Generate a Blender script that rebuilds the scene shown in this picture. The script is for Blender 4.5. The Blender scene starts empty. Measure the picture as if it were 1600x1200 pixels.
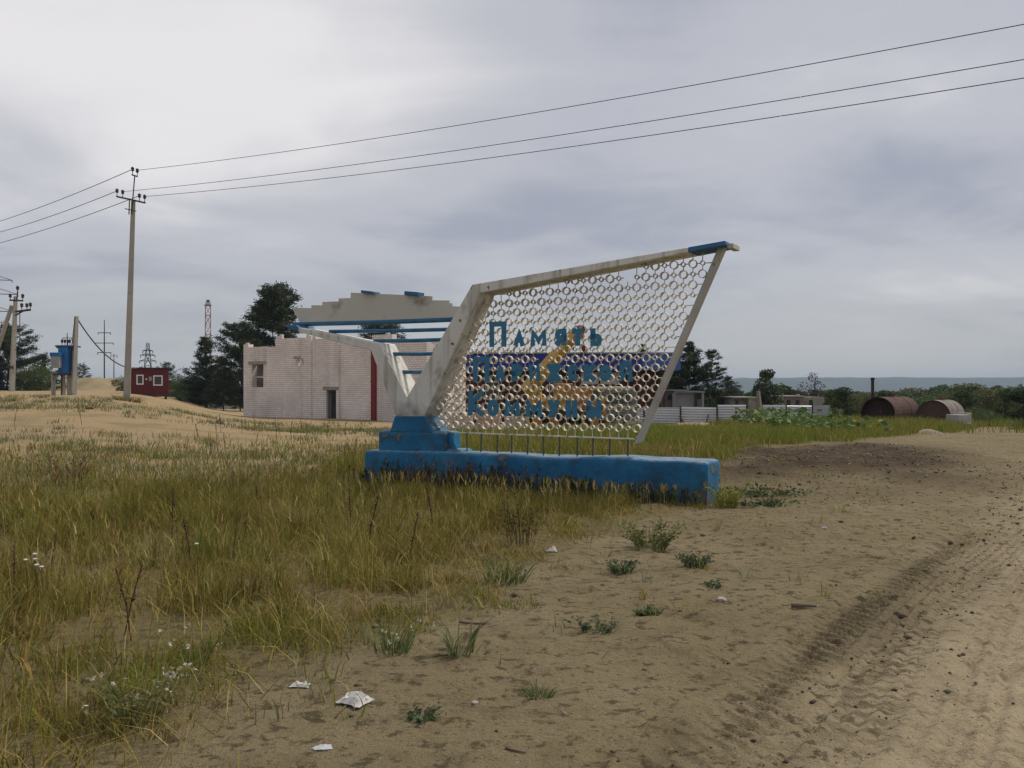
import bpy, bmesh, math, random
import numpy as np
from mathutils import Vector, Matrix

random.seed(7)
RNG = np.random.default_rng(11)
S = bpy.context.scene
COL = S.collection

# ------------------------------------------------------------------ camera
F, CX, HY, EYE = 1537.0, 800.0, 607.0, 1.6      # focal length in photo pixels, principal x, horizon row, eye height
cam_d = bpy.data.cameras.new('camera')
cam_d.sensor_width = 36.0
cam_d.lens = 36.0 * F / 1600.0
cam_d.shift_y = (HY - 600.0) / 1600.0
cam_d.clip_start = 0.1
cam_d.clip_end = 20000
cam = bpy.data.objects.new('camera', cam_d)
cam.location = (0, 0, EYE)
cam.rotation_euler = (math.radians(90), 0, 0)
COL.objects.link(cam)
S.camera = cam

# ------------------------------------------------------------------ sky, sun, exposure
SUN_EL, SUN_AZ = 56.0, 62.0                     # azimuth clockwise from +Y (the view direction)
W = bpy.data.worlds.new('World')
S.world = W
W.use_nodes = True


def build_world():
    nt = W.node_tree
    nt.nodes.clear()
    N = nt.nodes.new
    L = nt.links.new
    out = N('ShaderNodeOutputWorld')
    bg = N('ShaderNodeBackground')
    bg.inputs['Strength'].default_value = 0.1
    L(bg.outputs[0], out.inputs[0])
    sky = N('ShaderNodeTexSky')
    sky.sky_type = 'NISHITA'
    sky.sun_disc = False
    sky.sun_elevation = math.radians(SUN_EL)
    sky.sun_rotation = math.radians(SUN_AZ)
    tc = N('ShaderNodeTexCoord')
    sep = N('ShaderNodeSeparateXYZ')
    L(tc.outputs['Generated'], sep.inputs[0])

    def math_(op, a, b=None, clamp=False):
        m = N('ShaderNodeMath')
        m.operation = op
        m.use_clamp = clamp
        for i, v in enumerate((a, b)):
            if v is None:
                continue
            if isinstance(v, (int, float)):
                m.inputs[i].default_value = v
            else:
                L(v, m.inputs[i])
        return m.outputs[0]
    zc = math_('MAXIMUM', sep.outputs[2], 0.0)
    den = math_('ADD', zc, 0.22)
    cx = math_('DIVIDE', sep.outputs[0], den)
    cy = math_('DIVIDE', sep.outputs[1], den)
    comb = N('ShaderNodeCombineXYZ')
    L(cx, comb.inputs[0])
    L(cy, comb.inputs[1])

    def noise(scale, detail, rough, loc, dist=0.0):
        mp = N('ShaderNodeMapping')
        mp.inputs['Location'].default_value = loc
        mp.inputs['Rotation'].default_value = (0, 0, math.radians(-18))
        mp.inputs['Scale'].default_value = (1.0, 1.25, 1.0)
        L(comb.outputs[0], mp.inputs[0])
        n = N('ShaderNodeTexNoise')
        n.inputs['Scale'].default_value = scale
        n.inputs['Detail'].default_value = detail
        n.inputs['Roughness'].default_value = rough
        n.inputs['Distortion'].default_value = dist
        L(mp.outputs[0], n.inputs['Vector'])
        return n.outputs['Fac']
    n1 = noise(0.85, 5, 0.5, (3.1, 0.4, 0), 0.6)
    n2 = noise(2.6, 6, 0.55, (0.7, 5.2, 0), 0.6)
    # broad brighter area of thin cloud high in the west (left), duller to the east
    dv = N('ShaderNodeVectorMath')
    dv.operation = 'DOT_PRODUCT'
    d = Vector((-0.34, 0.80, 0.46)).normalized()
    dv.inputs[1].default_value = d
    L(tc.outputs['Generated'], dv.inputs[0])
    lobe = N('ShaderNodeMapRange')
    lobe.interpolation_type = 'SMOOTHSTEP'
    lobe.inputs['From Min'].default_value = 0.875
    lobe.inputs['From Max'].default_value = 1.0
    L(dv.outputs['Value'], lobe.inputs[0])
    dv2 = N('ShaderNodeVectorMath')
    dv2.operation = 'DOT_PRODUCT'
    dv2.inputs[1].default_value = Vector((0.40, 1.0, 0.17)).normalized()
    L(tc.outputs['Generated'], dv2.inputs[0])
    lobe2 = N('ShaderNodeMapRange')
    lobe2.interpolation_type = 'SMOOTHSTEP'
    lobe2.inputs['From Min'].default_value = 0.955
    lobe2.inputs['From Max'].default_value = 1.0
    L(dv2.outputs['Value'], lobe2.inputs[0])
    s = math_('ADD', math_('MULTIPLY', n1, 0.70), -0.075)
    s = math_('ADD', s, math_('ADD', math_('MULTIPLY', n2, 0.22), 0.06))
    s = math_('ADD', s, math_('MULTIPLY', lobe.outputs[0], 0.36))
    s = math_('ADD', s, math_('MULTIPLY', lobe2.outputs[0], 0.10))
    ramp = N('ShaderNodeValToRGB')
    cr = ramp.color_ramp
    cr.interpolation = 'EASE'
    cr.elements[0].position = 0.37
    cr.elements[0].color = (0.208, 0.220, 0.264, 1)
    cr.elements[1].position = 0.84
    cr.elements[1].color = (0.468, 0.456, 0.462, 1)
    e = cr.elements.new(0.54)
    e.color = (0.292, 0.297, 0.326, 1)
    L(s, ramp.inputs[0])
    # towards the horizon the layer is even
    hz = N('ShaderNodeMapRange')
    hz.interpolation_type = 'SMOOTHSTEP'
    hz.inputs['From Min'].default_value = 0.0
    hz.inputs['From Max'].default_value = 0.16
    hz.inputs['To Min'].default_value = 1.0
    hz.inputs['To Max'].default_value = 0.0
    L(sep.outputs[2], hz.inputs[0])
    mixh = N('ShaderNodeMix')
    mixh.data_type = 'RGBA'
    L(math_('MULTIPLY', hz.outputs[0], 0.7), mixh.inputs['Factor'])
    L(ramp.outputs[0], mixh.inputs['A'])
    mixh.inputs['B'].default_value = (0.262, 0.274, 0.272, 1)
    sc = N('ShaderNodeVectorMath')
    sc.operation = 'SCALE'
    sc.inputs['Scale'].default_value = 10.0
    L(mixh.outputs['Result'], sc.inputs[0])
    fin = N('ShaderNodeMix')
    fin.data_type = 'RGBA'
    fin.inputs['Factor'].default_value = 0.97
    L(sky.outputs[0], fin.inputs['A'])
    L(sc.outputs[0], fin.inputs['B'])
    L(fin.outputs['Result'], bg.inputs['Color'])


build_world()
sun_d = bpy.data.lights.new('sun', 'SUN')
sun_d.energy = 1.5
sun_d.angle = math.radians(10)
sun_d.color = (1.0, 0.94, 0.86)
sun = bpy.data.objects.new('sun', sun_d)
COL.objects.link(sun)
el, az = math.radians(SUN_EL), math.radians(SUN_AZ)
to_sun = Vector((math.sin(az) * math.cos(el), math.cos(az) * math.cos(el), math.sin(el)))
sun.rotation_euler = to_sun.to_track_quat('Z', 'Y').to_euler()
S.view_settings.view_transform = 'Standard'
S.view_settings.look = 'None'
S.view_settings.exposure = 0.80
S.view_settings.gamma = 1.0
S.view_settings.use_curve_mapping = False
S.cycles.filter_width = 1.45
S.cycles.max_bounces = 6
S.cycles.diffuse_bounces = 3
S.cycles.transparent_max_bounces = 4
S.cycles.volume_bounces = 0

# ------------------------------------------------------------------ helpers


def P(px, py, Y):
    return Vector(((px - CX) / F * Y, Y, EYE + (HY - py) / F * Y))


def PX(px, Y):
    return (px - CX) / F * Y


def sm(a, b, x):
    t = np.clip((np.asarray(x, float) - a) / (b - a), 0, 1)
    return t * t * (3 - 2 * t)


def vnoise(x, y, seed=0):
    x = np.asarray(x, float)
    y = np.asarray(y, float)
    xi = np.floor(x).astype(np.int64)
    yi = np.floor(y).astype(np.int64)
    fx = x - xi
    fy = y - yi
    fx = fx * fx * (3 - 2 * fx)
    fy = fy * fy * (3 - 2 * fy)

    def h(a, b):
        n = (a * 374761393 + b * 668265263 + seed * 1442695041) & 0xffffffff
        n = ((n ^ (n >> 13)) * 1274126177) & 0xffffffff
        n = n ^ (n >> 16)
        return (n & 0xffff) / 65535.0
    return (h(xi, yi) * (1 - fx) + h(xi + 1, yi) * fx) * (1 - fy) + (h(xi, yi + 1) * (1 - fx) + h(xi + 1, yi + 1) * fx) * fy


def fbm(x, y, sc, octv=4, seed=0, rough=0.5):
    v, a, t = 0, 1.0, 0
    for i in range(octv):
        v = v + a * (vnoise(np.asarray(x) * sc, np.asarray(y) * sc, seed + i * 17) - 0.5)
        t += a
        a *= rough
        sc *= 2.03
    return v / t * 2


GB_Y = [0, 3, 4.5, 5.6, 6.5, 7.2, 8.7, 9.9, 12.1, 13.1, 14.0, 16, 23, 27, 33, 40, 60]
GB_X = [-2.3, -1.95, -1.55, -1.45, -0.9, -0.35, -0.17, 0.35, 1.5, 2.5, 3.0, 3.3, 4.9, 8.0, 13.0, 18.5, 30]


def grass_edge(y):
    return np.interp(y, GB_Y, GB_X)


def ground_base(x, y):
    x = np.asarray(x, float)
    y = np.asarray(y, float)
    wl = sm(5.0, -4.5, x + 0.34 * y)
    far = 1 - sm(140, 420, y)
    z = wl * (1.2 * sm(18, 46, y) * far - 8 * (1 - far))
    z = z + wl * far * 0.22 * sm(70, 100, y)
    dr = np.interp(y, [0, 33, 45, 60, 90, 160, 260, 9000], [0, 0, -0.2, -0.5, -1.7, -6, -8, -8])
    wr = (1 - wl) * (0.25 + 0.75 * sm(-10, 0, x))
    wr = np.where(y > 130, 1 - wl, wr)
    z = z + dr * wr
    # bank left of the brick shell, dune lumps
    z = z + 0.05 * fbm(x, y, 0.16, 3, 5) * sm(14, 30, y) * (1 - sm(60, 140, y)) * sm(6, -2, x)
    z = z + 0.05 * fbm(x, y, 0.5, 3, 9) * (1 - sm(40, 90, y))
    return z


def zone_masks(x, y):
    """sand, grass soil, mud, lane weights (0..1) for real differences of soil"""
    e = grass_edge(y) + 0.55 * fbm(x, y, 0.8, 3, 21)
    grass = sm(0.25, -0.35, x - e)
    sand_edge = 17.0 + 3.0 * fbm(x, y, 0.18, 3, 31) + 0.9 * np.clip(x + 4, 0, 8)
    sand = sm(-4, 3.5, y - sand_edge) * sm(3.0, -1.0, x - (-2.0 + 0.08 * (y - 22)))
    grass = np.clip(grass - sand, 0, 1)
    m = np.exp(-(((x - 6.6 - 0.35 * (y - 20)) / 2.6) ** 2 + ((y - 21.5) / 5.5) ** 2))
    mud = np.clip(1.7 * m + 1.1 * fbm(x, y, 0.5, 4, 41) * sm(0.03, .4, m) - .1, 0, 1)
    u = x * 0.85 - y * 0.53
    lane = sm(-1.9, -0.4, u + 0.45 * fbm(x, y, 0.5, 3, 51)) * sm(3, 5, y + 2)
    return sand, grass, mud, lane


def ruts(x, y):
    """displacement of tyre tracks on the dirt road"""
    u = x * 0.85 - y * 0.53 + 0.10 * np.sin(y * 0.28) + 0.05 * np.sin(y * .9 + 1)
    v = x * 0.53 + y * 0.85
    z = np.zeros_like(u)
    fade = 1 - sm(11, 24, y)
    for uc, w, dep, per, ph, lug in ((-1.52, .16, .014, .125, .3, 1.0), (-1.24, .15, .011, .135, 0.0, .25), (-1.0, .12, .012, .135, .4, .5), (-.58, .16, .014, .12, .1, .15),
                                     (-.12, .12, .009, .10, .7, .3), (.42, .17, .017, .13, .2, .35), (1.0, .15, .011, .1, .6, .1), (1.7, .2, .012, .1, .6, .5),
                                     (-1.95, .10, .008, .09, .3, .45)):
        t = (u - uc) / w
        band = np.exp(-t ** 4)
        brk = sm(-.12, .28, fbm(u * 3, v, .42, 3, int(abs(uc) * 100) + 3))
        z = z - dep * band * (.5 + .5 * brk) + 0.55 * dep * np.exp(-((np.abs(t) - 1.25) / .3) ** 2) * (.6 + .8 * fbm(x, y, 3.5, 2, 66))
        lg = np.sin(2 * np.pi * (v + 0.6 * (u - uc) + 0.045 * fbm(x, y, 4, 3, 77)) / per + ph) + .9 * fbm(x, y, 9, 3, 78)
        z = z + lug * 0.0150 * np.clip(lg * 1.5, -1, 1) * np.exp(-((t - .35) / .75) ** 4) * brk
        z = z + .015 * (1.2 - lug) * fbm(x, y, 14, 3, 79, .7) * np.exp(-(t / 1.1) ** 4)
        z = z + .006 * band * np.sin(u * 70 + 2 * fbm(x, y, .7, 2, 5)) * (1.15 - lug)
    gr = sm(.0, .35, fbm(u * 2.2, v, .30, 3, 201))
    z = z + .007 * gr * np.sin(u * 44 + 3 * fbm(x, y, .25, 2, 202)) * sm(-1.5, -.9, u) * sm(3.2, 2.2, u)
    return z * fade


def ground_z(x, y):
    x = np.asarray(x, float)
    y = np.asarray(y, float)
    z = ground_base(x, y)
    sand, grass, mud, lane = zone_masks(x, y)
    near = 1 - sm(26, 45, y)
    dirt = (1 - grass) * (1 - sand)
    z = z + near * dirt * (0.026 * fbm(x, y, 1.3, 4, 61) + 0.012 * fbm(x, y, 5.5, 4, 62, .6) * (.2 + .9 * sm(-.3, .5, fbm(x, y, .9, 2, 68))) * (.25 + .75 * (1 - lane)))
    # footprints and clods on the bare verge
    pk = fbm(x, y, 3.3, 2, 63)
    z = z - near * dirt * (1 - lane) * 0.022 * sm(.32, .55, pk)
    z = z + near * dirt * 0.020 * sm(.30, .6, fbm(x, y, 12, 2, 64)) * sm(-.1, .5, fbm(x, y, .8, 2, 69)) * (.25 + .75 * (1 - lane))
    z = z + mud * near * (0.13 + 0.10 * fbm(x, y, 1.3, 4, 65, .6))
    z = z + dirt * 1.6 * ruts(x, y) * lane_soft(x, y)
    z = z + grass * near * 0.03 * fbm(x, y, 2.2, 3, 67)
    return z


def lane_soft(x, y):
    u = x * 0.85 - y * 0.53
    return sm(-2.3, -1.8, u)


def gz(x, y):
    return float(ground_base(np.array([x]), np.array([y]))[0])


def gzf(x, y):
    return float(ground_z(np.array([x]), np.array([y]))[0])


# ------------------------------------------------------------------ materials
MATS = {}


def mat(name, c1, c2=None, rough=0.8, scale=4.0, bump=0.0, bscale=30.0, metal=0.0, c3=None, thr=(0.45, 0.65), attr=None, spec=0.3, coord='Object', stretch=(1, 1, 1), chips=None, foot=None, streak=None, lit_dust=None):
    if name in MATS:
        return MATS[name]
    m = bpy.data.materials.new(name)
    m.use_nodes = True
    nt = m.node_tree
    N, L = nt.nodes.new, nt.links.new
    b = nt.nodes['Principled BSDF']
    b.inputs['Roughness'].default_value = rough
    b.inputs['Metallic'].default_value = metal
    b.inputs['Specular IOR Level'].default_value = spec
    tc = N('ShaderNodeTexCoord')
    mp = N('ShaderNodeMapping')
    mp.inputs['Scale'].default_value = stretch
    L(tc.outputs[coord], mp.inputs[0])
    vec = mp.outputs[0]

    def mix(f, a, c):
        x = N('ShaderNodeMix')
        x.data_type = 'RGBA'
        for k, v in (('Factor', f), ('A', a), ('B', c)):
            s = x.inputs[k]
            if isinstance(v, tuple):
                s.default_value = (*v, 1)
            elif isinstance(v, (int, float)):
                s.default_value = v
            else:
                L(v, s)
        return x.outputs['Result']

    def noise(sc, det=5):
        n = N('ShaderNodeTexNoise')
        n.inputs['Scale'].default_value = sc
        n.inputs['Detail'].default_value = det
        L(vec, n.inputs['Vector'])
        return n.outputs['Fac']

    def rng(f, a, c):
        r = N('ShaderNodeMapRange')
        r.inputs['From Min'].default_value = a
        r.inputs['From Max'].default_value = c
        L(f, r.inputs[0])
        return r.outputs[0]
    col = c1
    if attr:
        a = N('ShaderNodeAttribute')
        a.attribute_name = attr
        col = a.outputs['Color']
    if c2 is not None:
        col = mix(rng(noise(scale), 0.35, 0.65), col, c2)
    if c3 is not None:
        col = mix(rng(noise(scale * 2.3, 7), *thr), col, c3)
    if streak is not None:                # run marks: noise drawn out along z
        mp2 = N('ShaderNodeMapping')
        mp2.inputs['Scale'].default_value = (streak[1], streak[1], streak[1] * .07)
        L(tc.outputs[coord], mp2.inputs[0])
        n2 = N('ShaderNodeTexNoise')
        n2.inputs['Scale'].default_value = 1.0
        n2.inputs['Detail'].default_value = 6
        L(mp2.outputs[0], n2.inputs['Vector'])
        f2 = N('ShaderNodeMath')
        f2.operation = 'MULTIPLY'
        f2.inputs[1].default_value = streak[2]
        L(rng(n2.outputs['Fac'], .5, .68), f2.inputs[0])
        col = mix(f2.outputs[0], col, streak[0])
    if lit_dust is not None:                  # upward faces paler: top light painted in, plus dusty bleaching
        ge = N('ShaderNodeNewGeometry')
        sn = N('ShaderNodeSeparateXYZ')
        L(ge.outputs['Normal'], sn.inputs[0])
        ml = N('ShaderNodeMath')
        ml.operation = 'MULTIPLY'
        L(rng(sn.outputs[2], .35, .95), ml.inputs[0])
        L(rng(noise(9, 6), .25, .60), ml.inputs[1])
        m3 = N('ShaderNodeMath')
        m3.operation = 'MULTIPLY'
        m3.inputs[1].default_value = lit_dust[1]
        L(ml.outputs[0], m3.inputs[0])
        col = mix(m3.outputs[0], col, lit_dust[0])
    if chips is not None:
        col = mix(rng(noise(chips[1], 8), chips[2], chips[2] + .025), col, chips[0])
    if foot is not None:                  # splashed soil and grime at the foot, colour, from z, to z
        sz = N('ShaderNodeSeparateXYZ')
        L(tc.outputs[coord], sz.inputs[0])
        ad = N('ShaderNodeMath')
        ad.operation = 'MULTIPLY_ADD'
        ad.inputs[1].default_value = (foot[2] - foot[1]) * 1.6
        L(noise(5.0, 6), ad.inputs[0])
        L(sz.outputs[2], ad.inputs[2])
        fr = N('ShaderNodeMapRange')
        fr.inputs['From Min'].default_value = foot[1] + (foot[2] - foot[1]) * .8
        fr.inputs['From Max'].default_value = foot[2] + (foot[2] - foot[1]) * .8
        fr.inputs['To Min'].default_value = foot[3]
        fr.inputs['To Max'].default_value = 0.0
        L(ad.outputs[0], fr.inputs[0])
        col = mix(fr.outputs[0], col, foot[0])
    if isinstance(col, tuple):
        b.inputs['Base Color'].default_value = (*col, 1)
    else:
        L(col, b.inputs['Base Color'])
    if bump:
        bp = N('ShaderNodeBump')
        bp.inputs['Strength'].default_value = 0.6
        bp.inputs['Distance'].default_value = bump
        L(noise(bscale, 6), bp.inputs['Height'])
        L(bp.outputs[0], b.inputs['Normal'])
    MATS[name] = m
    return m


def leafmat(name, trans=0.25, rough=0.75):
    if name in MATS:
        return MATS[name]
    m = bpy.data.materials.new(name)
    m.use_nodes = True
    nt = m.node_tree
    b = nt.nodes['Principled BSDF']
    b.inputs['Roughness'].default_value = rough
    b.inputs['Specular IOR Level'].default_value = 0.2
    a = nt.nodes.new('ShaderNodeAttribute')
    a.attribute_name = 'tint'
    nt.links.new(a.outputs['Color'], b.inputs['Base Color'])
    t = nt.nodes.new('ShaderNodeBsdfTranslucent')
    nt.links.new(a.outputs['Color'], t.inputs['Color'])
    mx = nt.nodes.new('ShaderNodeMixShader')
    mx.inputs[0].default_value = trans
    nt.links.new(b.outputs[0], mx.inputs[1])
    nt.links.new(t.outputs[0], mx.inputs[2])
    nt.links.new(mx.outputs[0], nt.nodes['Material Output'].inputs[0])
    MATS[name] = m
    return m


# ------------------------------------------------------------------ mesh helpers
class MB:
    def __init__(s):
        s.v, s.f = [], []

    def add(s, vs, fs):
        o = len(s.v)
        s.v += [tuple(v) for v in vs]
        s.f += [tuple(i + o for i in f) for f in fs]

    def box(s, c, size, M=None):
        hx, hy, hz = size[0] / 2, size[1] / 2, size[2] / 2
        vs = [Vector((x, y, z)) for x in (-hx, hx) for y in (-hy, hy) for z in (-hz, hz)]
        c = Vector(c)
        vs = [c + (M @ v if M else v) for v in vs]
        s.add(vs, [(0, 1, 3, 2), (4, 6, 7, 5), (0, 4, 5, 1), (2, 3, 7, 6), (0, 2, 6, 4), (1, 5, 7, 3)])
        return s

    def bx(s, x0, x1, y0, y1, z0, z1):
        return s.box(((x0 + x1) / 2, (y0 + y1) / 2, (z0 + z1) / 2), (abs(x1 - x0), abs(y1 - y0), abs(z1 - z0)))

    def tube(s, pts, r, n=8, cap=True):
        pts = [Vector(p) for p in pts]
        rs = r if isinstance(r, (list, tuple)) else [r] * len(pts)
        rings = []
        for i, p in enumerate(pts):
            t = (pts[min(i + 1, len(pts) - 1)] - pts[max(i - 1, 0)]).normalized()
            a = t.cross(Vector((0, 0, 1)))
            if a.length < 0.05:
                a = t.cross(Vector((0, 1, 0)))
            a.normalize()
            b = t.cross(a)
            rings.append([p + rs[i] * (math.cos(2 * math.pi * k / n) * a + math.sin(2 * math.pi * k / n) * b) for k in range(n)])
        vs = [v for rg in rings for v in rg]
        fs = []
        for i in range(len(pts) - 1):
            for k in range(n):
                k2 = (k + 1) % n
                fs.append((i * n + k, i * n + k2, (i + 1) * n + k2, (i + 1) * n + k))
        if cap:
            fs.append(tuple(range(n))[::-1])
            fs.append(tuple((len(pts) - 1) * n + k for k in range(n)))
        s.add(vs, fs)
        return s

    def square_tube(s, a, b, w0, w1=None, M=None):
        return s.tube([a, b], [w0 * .7071, (w1 or w0) * .7071], 4)

    def lathe(s, prof, n=10, c=(0, 0, 0)):
        c = Vector(c)
        vs = [c + Vector((r * math.cos(2 * math.pi * k / n), r * math.sin(2 * math.pi * k / n), z)) for r, z in prof for k in range(n)]
        fs = [(i * n + k, i * n + (k + 1) % n, (i + 1) * n + (k + 1) % n, (i + 1) * n + k) for i in range(len(prof) - 1) for k in range(n)]
        fs.append(tuple(range(n))[::-1])
        fs.append(tuple((len(prof) - 1) * n + k for k in range(n)))
        s.add(vs, fs)
        return s

    def mesh(s, name):
        me = bpy.data.meshes.new(name)
        me.from_pydata(s.v, [], s.f)
        bm = bmesh.new()
        bm.from_mesh(me)
        bmesh.ops.recalc_face_normals(bm, faces=bm.faces)
        bm.to_mesh(me)
        bm.free()
        return me

    def build(s, name, material, parent=None, smooth=False, bevel=0.0, loc=None):
        me = s.mesh(name)
        if material:
            me.materials.append(material)
        if smooth:
            me.polygons.foreach_set('use_smooth', [True] * len(me.polygons))
        return link(name, me, parent, bevel, loc)


def link(name, me, parent=None, bevel=0.0, loc=None):
    o = bpy.data.objects.new(name, me)
    COL.objects.link(o)
    if parent is not None:
        o.parent = parent
    if loc is not None:
        o.location = loc
    if bevel:
        md = o.modifiers.new('bevel', 'BEVEL')
        md.width = bevel
        md.segments = 2
        md.limit_method = 'ANGLE'
        md.angle_limit = math.radians(35)
    return o


def tag(o, label, cat, group=None, kind=None):
    o['label'] = label
    o['category'] = cat
    if group:
        o['group'] = group
    if kind:
        o['kind'] = kind
    return o


def thing(name, label, cat, loc=(0, 0, 0), rz=0.0, group=None):
    o = bpy.data.objects.new(name, None)
    o.empty_display_size = 0.2
    o.location = loc
    o.rotation_euler = (0, 0, rz)
    COL.objects.link(o)
    return tag(o, label, cat, group)


def dup(root, loc=None, rz=None, scale=None, label=None):
    r = root.copy()
    COL.objects.link(r)
    if loc is not None:
        r.location = loc
    if rz is not None:
        r.rotation_euler[2] = rz
    if scale is not None:
        r.scale = (scale, scale, scale) if isinstance(scale, (int, float)) else scale
    if label:
        r['label'] = label
    for ch in list(root.children):
        c = ch.copy()
        COL.objects.link(c)
        c.parent = r
        for g in ch.children:
            d = g.copy()
            COL.objects.link(d)
            d.parent = c
    return r


def npmesh(name, verts, faces, tint=None, material=None):
    """verts (n,3), faces (m,k)"""
    me = bpy.data.meshes.new(name)
    verts = np.ascontiguousarray(verts, dtype=np.float32)
    faces = np.ascontiguousarray(faces, dtype=np.int32)
    k = faces.shape[1]
    me.vertices.add(len(verts))
    me.vertices.foreach_set('co', verts.ravel())
    me.loops.add(faces.size)
    me.loops.foreach_set('vertex_index', faces.ravel())
    me.polygons.add(len(faces))
    me.polygons.foreach_set('loop_start', np.arange(0, faces.size, k, dtype=np.int32))
    if tint is not None:
        at = me.attributes.new('tint', 'FLOAT_COLOR', 'POINT')
        c = np.ones((len(verts), 4), dtype=np.float32)
        c[:, :3] = tint
        at.data.foreach_set('color', c.ravel())
    me.update(calc_edges=True)
    if material:
        me.materials.append(material)
    return me


def blades(x, y, z, h, w, lean, tint, seg=2, az=None, curl=0.4):
    """arrays of grass blades -> verts, tri faces, tint"""
    n = len(x)
    if az is None:
        az = RNG.uniform(0, 2 * np.pi, n)
    fa = RNG.uniform(0, 2 * np.pi, n)
    sx, sy = np.cos(fa) * w / 2, np.sin(fa) * w / 2
    lx, ly = np.cos(az) * lean * h, np.sin(az) * lean * h
    b0 = np.stack([x - sx, y - sy, z], 1)
    b1 = np.stack([x + sx, y + sy, z], 1)
    t = 0.55
    mx, my, mz = x + lx * t * t, y + ly * t * t, z + h * t
    m0 = np.stack([mx - sx * .75, my - sy * .75, mz], 1)
    m1 = np.stack([mx + sx * .75, my + sy * .75, mz], 1)
    hz = h * np.sqrt(np.clip(1 - (lean * curl) ** 2, 0.2, 1))
    tp = np.stack([x + lx, y + ly, z + hz], 1)
    V = np.stack([b0, b1, m0, m1, tp], 1).reshape(-1, 3)
    o = (np.arange(n) * 5)[:, None]
    Fc = np.concatenate([o + np.array([[0, 1, 3]]), o + np.array([[0, 3, 2]]), o + np.array([[2, 3, 4]])], 0)
    T = np.repeat(tint, 5, axis=0)
    return V, Fc, T


def join_np(parts):
    V, Fc, T, o = [], [], [], 0
    for v, f, t in parts:
        V.append(v)
        Fc.append(f + o)
        T.append(t)
        o += len(v)
    return np.concatenate(V), np.concatenate(Fc), np.concatenate(T)


def palette(n, cols, probs=None, jit=0.18):
    cols = np.array(cols)
    i = RNG.choice(len(cols), n, p=probs)
    return np.clip(cols[i] * (1 + RNG.normal(0, jit, (n, 1))) * (1 + RNG.normal(0, jit * .3, (n, 3))), 0.005, 0.9)


def stuff(name, V, Fc, T, material, label, cat):
    o = link(name, npmesh(name, V, Fc, T, material))
    return tag(o, label, cat, None, 'stuff')


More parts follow.
